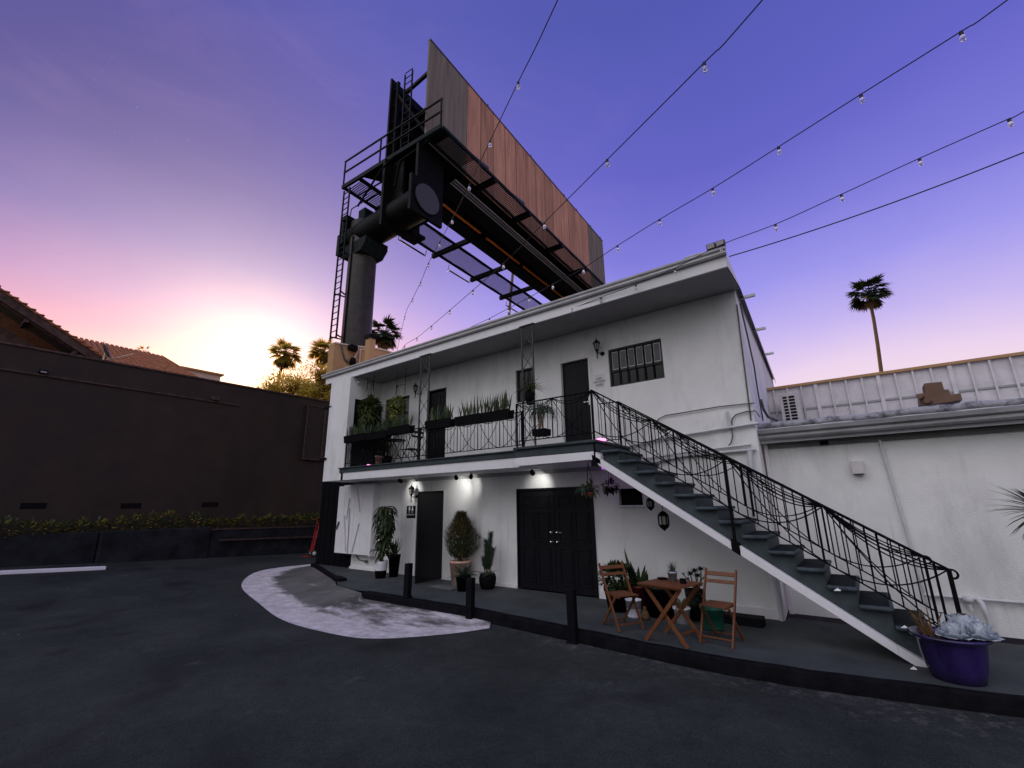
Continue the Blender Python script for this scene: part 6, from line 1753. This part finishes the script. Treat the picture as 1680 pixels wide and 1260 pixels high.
for za, zb, ya, yb in ((c2.z-0.05,c2.z,c2.y-0.05,c2.y+1.5),(c1.z,c1.z+0.05,c2.y-0.05,c2.y+1.5),(c2.z,c1.z,c2.y-0.05,c2.y),(c2.z,c1.z,c2.y+0.82,c2.y+0.90)): mb.box(XW+0.121, ya, za, XW+0.16, yb, zb)
mb.build('shutter_frame', M['rafter'], o)
c_ = PX(71,611,XW+0.06); t = thing('wall_lamp', 'small dark wall lamp on the upper ledge of the long brown wall', 'wall lamp', tuple(c_)); mb = MB(); mb.box(XW,c_.y-0.10,c_.z-0.04,XW+0.15,c_.y+0.10,c_.z+0.07); mb.build('housing', M['black'], t, bevel=0.02); mb = MB(); mb.box(XW+0.151,c_.y-0.07,c_.z-0.025,XW+0.155,c_.y+0.07,c_.z+0.02); mb.build('lens', M['lampglass'], t)
c_ = PX(352,654,XW+0.06); t = thing('wall_lamp', 'faint brown wall box further right on the long brown wall', 'wall lamp', tuple(c_)); mb = MB(); mb.box(XW,c_.y-0.14,c_.z-0.06,XW+0.12,c_.y+0.14,c_.z+0.08); mb.build('housing', M['rafter'], t)
# planter kerb with succulents
pw = thing('planter_wall', 'low black painted planter wall along the foot of the brown wall', 'wall', (XW+1, 4, 0))
yA, yB, yC = PX(0,875,XW+1).y-6, PX(163,875,XW+1).y, PX(345,870,XW+1).y
mb = MB()
z_ = PX(80,876,XW+1).z; mb.box(XW+0.7, yA, -0.2, XW+1.0, yB, z_); mb.build('wall', M['planter'], pw, bevel=0.02)
z2 = PX(250,868,XW+1.05).z; mb = MB(); mb.box(XW+0.7, yB+0.02, -0.2, XW+1.12, yC, z2); mb.build('wall', M['planter'], pw, bevel=0.05)
mb = MB(); zc = PX(500,868,XW+1).z; mb.prism([(yC,-0.2),(20,-0.2),(20,zc+0.12),(13,zc+0.05),(yC,z2-0.12)], (XW+0.7,0,0), (0,1,0), (0,0,1), (0.3,0,0)); mb.build('wall', M['planter'], pw)
mb = MB(); mb.beam((XW+1.0,yC,z2-0.10),(XW+1.0,13,zc+0.06),0.06,0.05); mb.beam((XW+1.12,yC+0.3,z2-0.48),(XW+1.12,13,zc-0.38),0.10,0.05); mb.build('edging', M['rafter'], pw)
mb = MB(); mb.box(XW, yA, -0.2, XW+0.7, 20, z_-0.1); mb.build('soil', M['soil'], pw)
random.seed(111)
mb, mb2 = MB(), MB()
y = yA
while y < 13:
    r_ = rnd(.22,.42)*(1.0 if y < 7 else .75); c_ = Vector((XW+0.62+rnd(-.1,.1), y, z_+r_*.35))
    for i in range(int(70+90*r_)):
        a = rnd(0,6.28); b2 = math.acos(rnd(-.5,1)); d = Vector((math.sin(b2)*math.cos(a), math.sin(b2)*math.sin(a), math.cos(b2)))
        p = c_+d*r_*rnd(.6,1); tg = mb if rnd(0,1) < .72 else mb2
        tg.blade(p, d+Vector((rnd(-.5,.5),rnd(-.5,.5),rnd(0,.5))), rnd(.08,.16), rnd(.06,.10), .3, 3, .3, base_w=.5)
    y += rnd(.28,.5)
o = mb.build('ground_cover', [M['leafmid']]); 
tag(o, 'low leafy succulents growing along the planter', None, None, 'stuff')
o2 = mb2.build('ground_cover', [M['leafgold']]); tag(o2, 'yellowing leaves among the low succulents in the planter', None, None, 'stuff')
# pale painted kerb at the far left
mb = MB(); pA, pB = PZ(-60,937,0.33), PZ(175,931,0.22)
vs = []
for i in range(13):
    u = i/12; x = lerp(-19.6,-18.2,u); 
q0 = PX(0,938,-17.6); q1 = PX(173,932,-17.4)
mb.beam((q0.x-0.0,q0.y-6,gz(-17.6,2)+0.04),(q0.x,q0.y,gz(q0.x,q0.y)+0.04),0.20,0.09); mb.beam((q0.x,q0.y,gz(q0.x,q0.y)+0.04),(q1.x,q1.y,gz(q1.x,q1.y)+0.03),0.20,0.09)
tag(mb.build('pale_kerb', M['trim'], bevel=0.01), 'pale painted kerb strip at the far left of the drive', None, None, 'structure')
# low timber sleeper rows right part of planter handled above; houses behind
def hs(px, py, x): return PX(px, py, x)
XG = -23.0
gb = thing('gabled_house', 'dark timber gabled house with tiled roof rising behind the brown wall at far left', 'house', (XG, 2, 0))
r0, r1 = hs(0,479,XG), hs(168,590,XG)
sl = (r1.z-r0.z)/(r1.y-r0.y)
ya = r0.y-4.0; za = r0.z-sl*4.0; yb = r1.y+1.2; zb = r1.z+sl*1.2
mb = MB(); mb.prism([(ya,za),(yb,zb),(yb,zb-0.30),(ya,za-0.30)], (XG,0,0), (0,1,0), (0,0,1), (0.12,0,0)); mb.build('barge_board', M['rafter'], gb)
mb = MB(); mb.prism([(ya,za+0.02),(yb,zb+0.02),(yb,zb+0.10),(ya,za+0.10)], (XG+0.15,0,0), (0,1,0), (0,0,1), (-9,0,0)); 
n = 34
for i in range(n):
    u = i/n; yy = lerp(ya, yb, u); z3 = lerp(za, zb, u)+0.10
    mb.beam((XG+0.2, yy, z3-0.01), (XG-8, yy, z3-0.01), 0.20, 0.035)
mb.build('roof', M['tile'], gb)
mb = MB(); mb.prism([(ya,za-0.9),(ya,0),(yb,0),(yb,zb-0.7)], (XG-0.9,0,0), (0,1,0), (0,0,1), (-0.2,0,0)); mb.build('wall', M['rafter'], gb)
mb = MB(); mb.prism([(ya,za-0.32),(yb,zb-0.32),(yb,zb-0.36),(ya,za-0.36)], (XG,0,0), (0,1,0), (0,0,1), (-0.9,0,0))
for k in (1.2, 2.6, 4.0, 5.2): mb.beam((XG+0.05, ya+k*1.2, za+sl*k*1.2-0.36), (XG-0.9, ya+k*1.2, za+sl*k*1.2-0.36), 0.12, 0.16)
mb.build('rafter', M['rafter'], gb)
XH = -30.0
hp_ = thing('tiled_house', 'hipped clay tile roof beyond the brown wall, lit by the low sun', 'house', (XH, 6, 0))
e0, e1, e2 = hs(60,540,XH), hs(265,585,XH), hs(292,612,XH)
mb = MB(); vs = [e0, e1, e2, (XH+2.5, e2.y+1.0, e2.z-1.2), (XH+4.0, e0.y-1.0, e0.z-2.9)]
mb.add([e0, e1, Vector((XH+4.2, e1.y+2.2, e1.z-2.6)), Vector((XH+4.2, e0.y-1, e0.z-2.6))], [(3,2,1,0)])
mb.add([e1, Vector((XH-4, e1.y+3.2, e1.z-2.6)), Vector((XH+4.2, e1.y+2.2, e1.z-2.6))], [(0,2,1)])
mb.add([e0, e1, Vector((XH-4.2, e1.y+2, e1.z-2.6)), Vector((XH-4.2, e0.y-1, e0.z-2.6))], [(0,1,2,3)])
for i in range(26):
    u = i/25; p = e0.lerp(e1, u); q = Vector((XH+4.2, lerp(e0.y-1, e1.y+2.2, u), lerp(e0.z, e1.z, u)-2.6))
    mb.beam(p+Vector((0,0,.03)), q+Vector((0,0,.03)), 0.12, 0.09)
mb.build('roof', M['tile'], hp_)
box(XH-4, e0.y-1, 0, XH+3.8, e1.y+2, e1.z-2.6).build('wall', M['cream'], hp_)
d0 = hs(175,575,-21.5)
t = thing('satellite_dish', 'dark satellite dish on the neighbouring roof behind the brown wall', 'satellite dish', (d0.x, d0.y, d0.z-0.6))
MB().lathe(d0, [(0.0,-0.08),(0.2,-0.05),(0.34,0.02),(0.36,0.03),(0.2,-0.02),(0.0,-0.05)], 20, axis=(0.35,0.9,0.45)).build('dish', M['greyiron'], t)
mb = MB(); mb.tube([d0, d0+Vector((0,-.05,-.5)), d0+Vector((0,-.05,-.95))], 0.035, 6); mb.tube([d0+Vector((0,.05,-.35)), d0+Vector((.2,.75,.02))], 0.02, 5); mb.build('mast', M['cream'], t)
c0, c1 = PX(283,606,-35), PX(362,620,-35)
fb = thing('flat_roof_house', 'cream flat roofed house peeping over the brown wall', 'house', (-35, (c0.y+c1.y)/2, 0))
a = PX(300,603,-35); b2 = PX(362,618,-35)
box(-43, a.y, 0, -35, b2.y, (a.z+b2.z)/2).build('wall', M['cream'], fb)
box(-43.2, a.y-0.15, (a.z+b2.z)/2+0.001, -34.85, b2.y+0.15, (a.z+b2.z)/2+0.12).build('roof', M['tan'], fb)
box(-41, c0.y-0.8, 0, -35.4, a.y-0.02, a.z-0.5).build('side_wing', M['cream'], fb)
c_ = PY(236, 577, 14); fan_palm('tiny palm top showing over the tiled roof', (c_.x,14,0), c_, 0.9, 9, nf=16, skirt=0, tr=0.1, mg='leafgold')
# pieces on the left edge of the white block
p = PY(538,668,YB)
t = thing('bracket_lamp', 'flat dark lamp bracket on the upper left edge of the white block', 'lamp', (XL0, YB, p.z)); box(XL0-0.32, YB+0.0, p.z-0.04, XL0+0.12, YB+0.10, p.z+0.03).build('arm', M['black'], t, bevel=0.01)
p = PY(533,753,YB)
t = thing('bracket_lamp', 'small dark bracket low on the left edge of the white block', 'lamp', (XL0, YB, p.z)); box(XL0-0.22, YB-0.04, p.z-0.03, XL0+0.12, YB-0.003, p.z+0.03).build('arm', M['black'], t, bevel=0.01)
# hand truck
hx, hy = -17.4, 10.1
ht = thing('hand_truck', 'red two wheeled hand truck standing by the planter at the alley mouth', 'hand truck', (hx, hy, gz(hx,hy)))
g0 = gz(hx, hy)
lean = Vector((0.0, 0.22, 1.32))
mb = MB(); wv = Vector((0.35, -0.10, 0)); b0 = Vector((hx, hy, g0+0.12))
mb.tube([b0-wv*.5, b0-wv*.5+lean*.9, b0-wv*.3+lean, b0+wv*.3+lean, b0+wv*.5+lean*.9, b0+wv*.5], 0.022, 7)
for u in (.15,.38,.62,.82): mb.tube([b0-wv*.5+lean*u, b0+wv*.5+lean*u], 0.016, 6)
mb.tube([b0-wv*.17, b0-wv*.17+lean*.62], 0.012, 5); mb.tube([b0+wv*.17, b0+wv*.17+lean*.62], 0.012, 5)
mb.build('frame', M['red'], ht)
mb = MB(); mb.beam(b0+Vector((0.02,-.1,-.1)), b0+Vector((.1,-.32,-.1)), 0.4, 0.012); mb.build('toe_plate', M['red'], ht)
for s_ in (-1, 1):
    c_ = b0+wv*(0.66*s_)+Vector((0,.06,.0)); w_ = MB(); w_.lathe(c_-wv.normalized()*.03, [(0.0,0),(0.09,0.0),(0.125,0.01),(0.13,0.03),(0.125,0.05),(0.09,0.06),(0,0.06)], 20, axis=wv); o = w_.build('wheel', M['rubber'], ht)
    h_ = MB(); h_.lathe(c_+Vector((0,-.0,0))-wv.normalized()*.034, [(0.0,0),(0.075,0.0),(0.07,0.068),(0,0.068)], 16, axis=wv); h_.build('hub', M['hub'], o)
q0, q1 = PZ(512,922,-0.1), PY(523,897,9.6)
mb = MB(); p0 = Vector((-15.9,9.55,-0.1)); mb.tube([p0, p0+Vector((0.32,0.1,0.42))], 0.012, 6); mb.tube([p0+Vector((.08,.03,.10)), p0+Vector((.35,-.05,.10))], 0.012, 6); tag(mb.build('metal_prop', M['silver']), 'thin leaning metal prop near the hand truck at the alley mouth', 'prop')
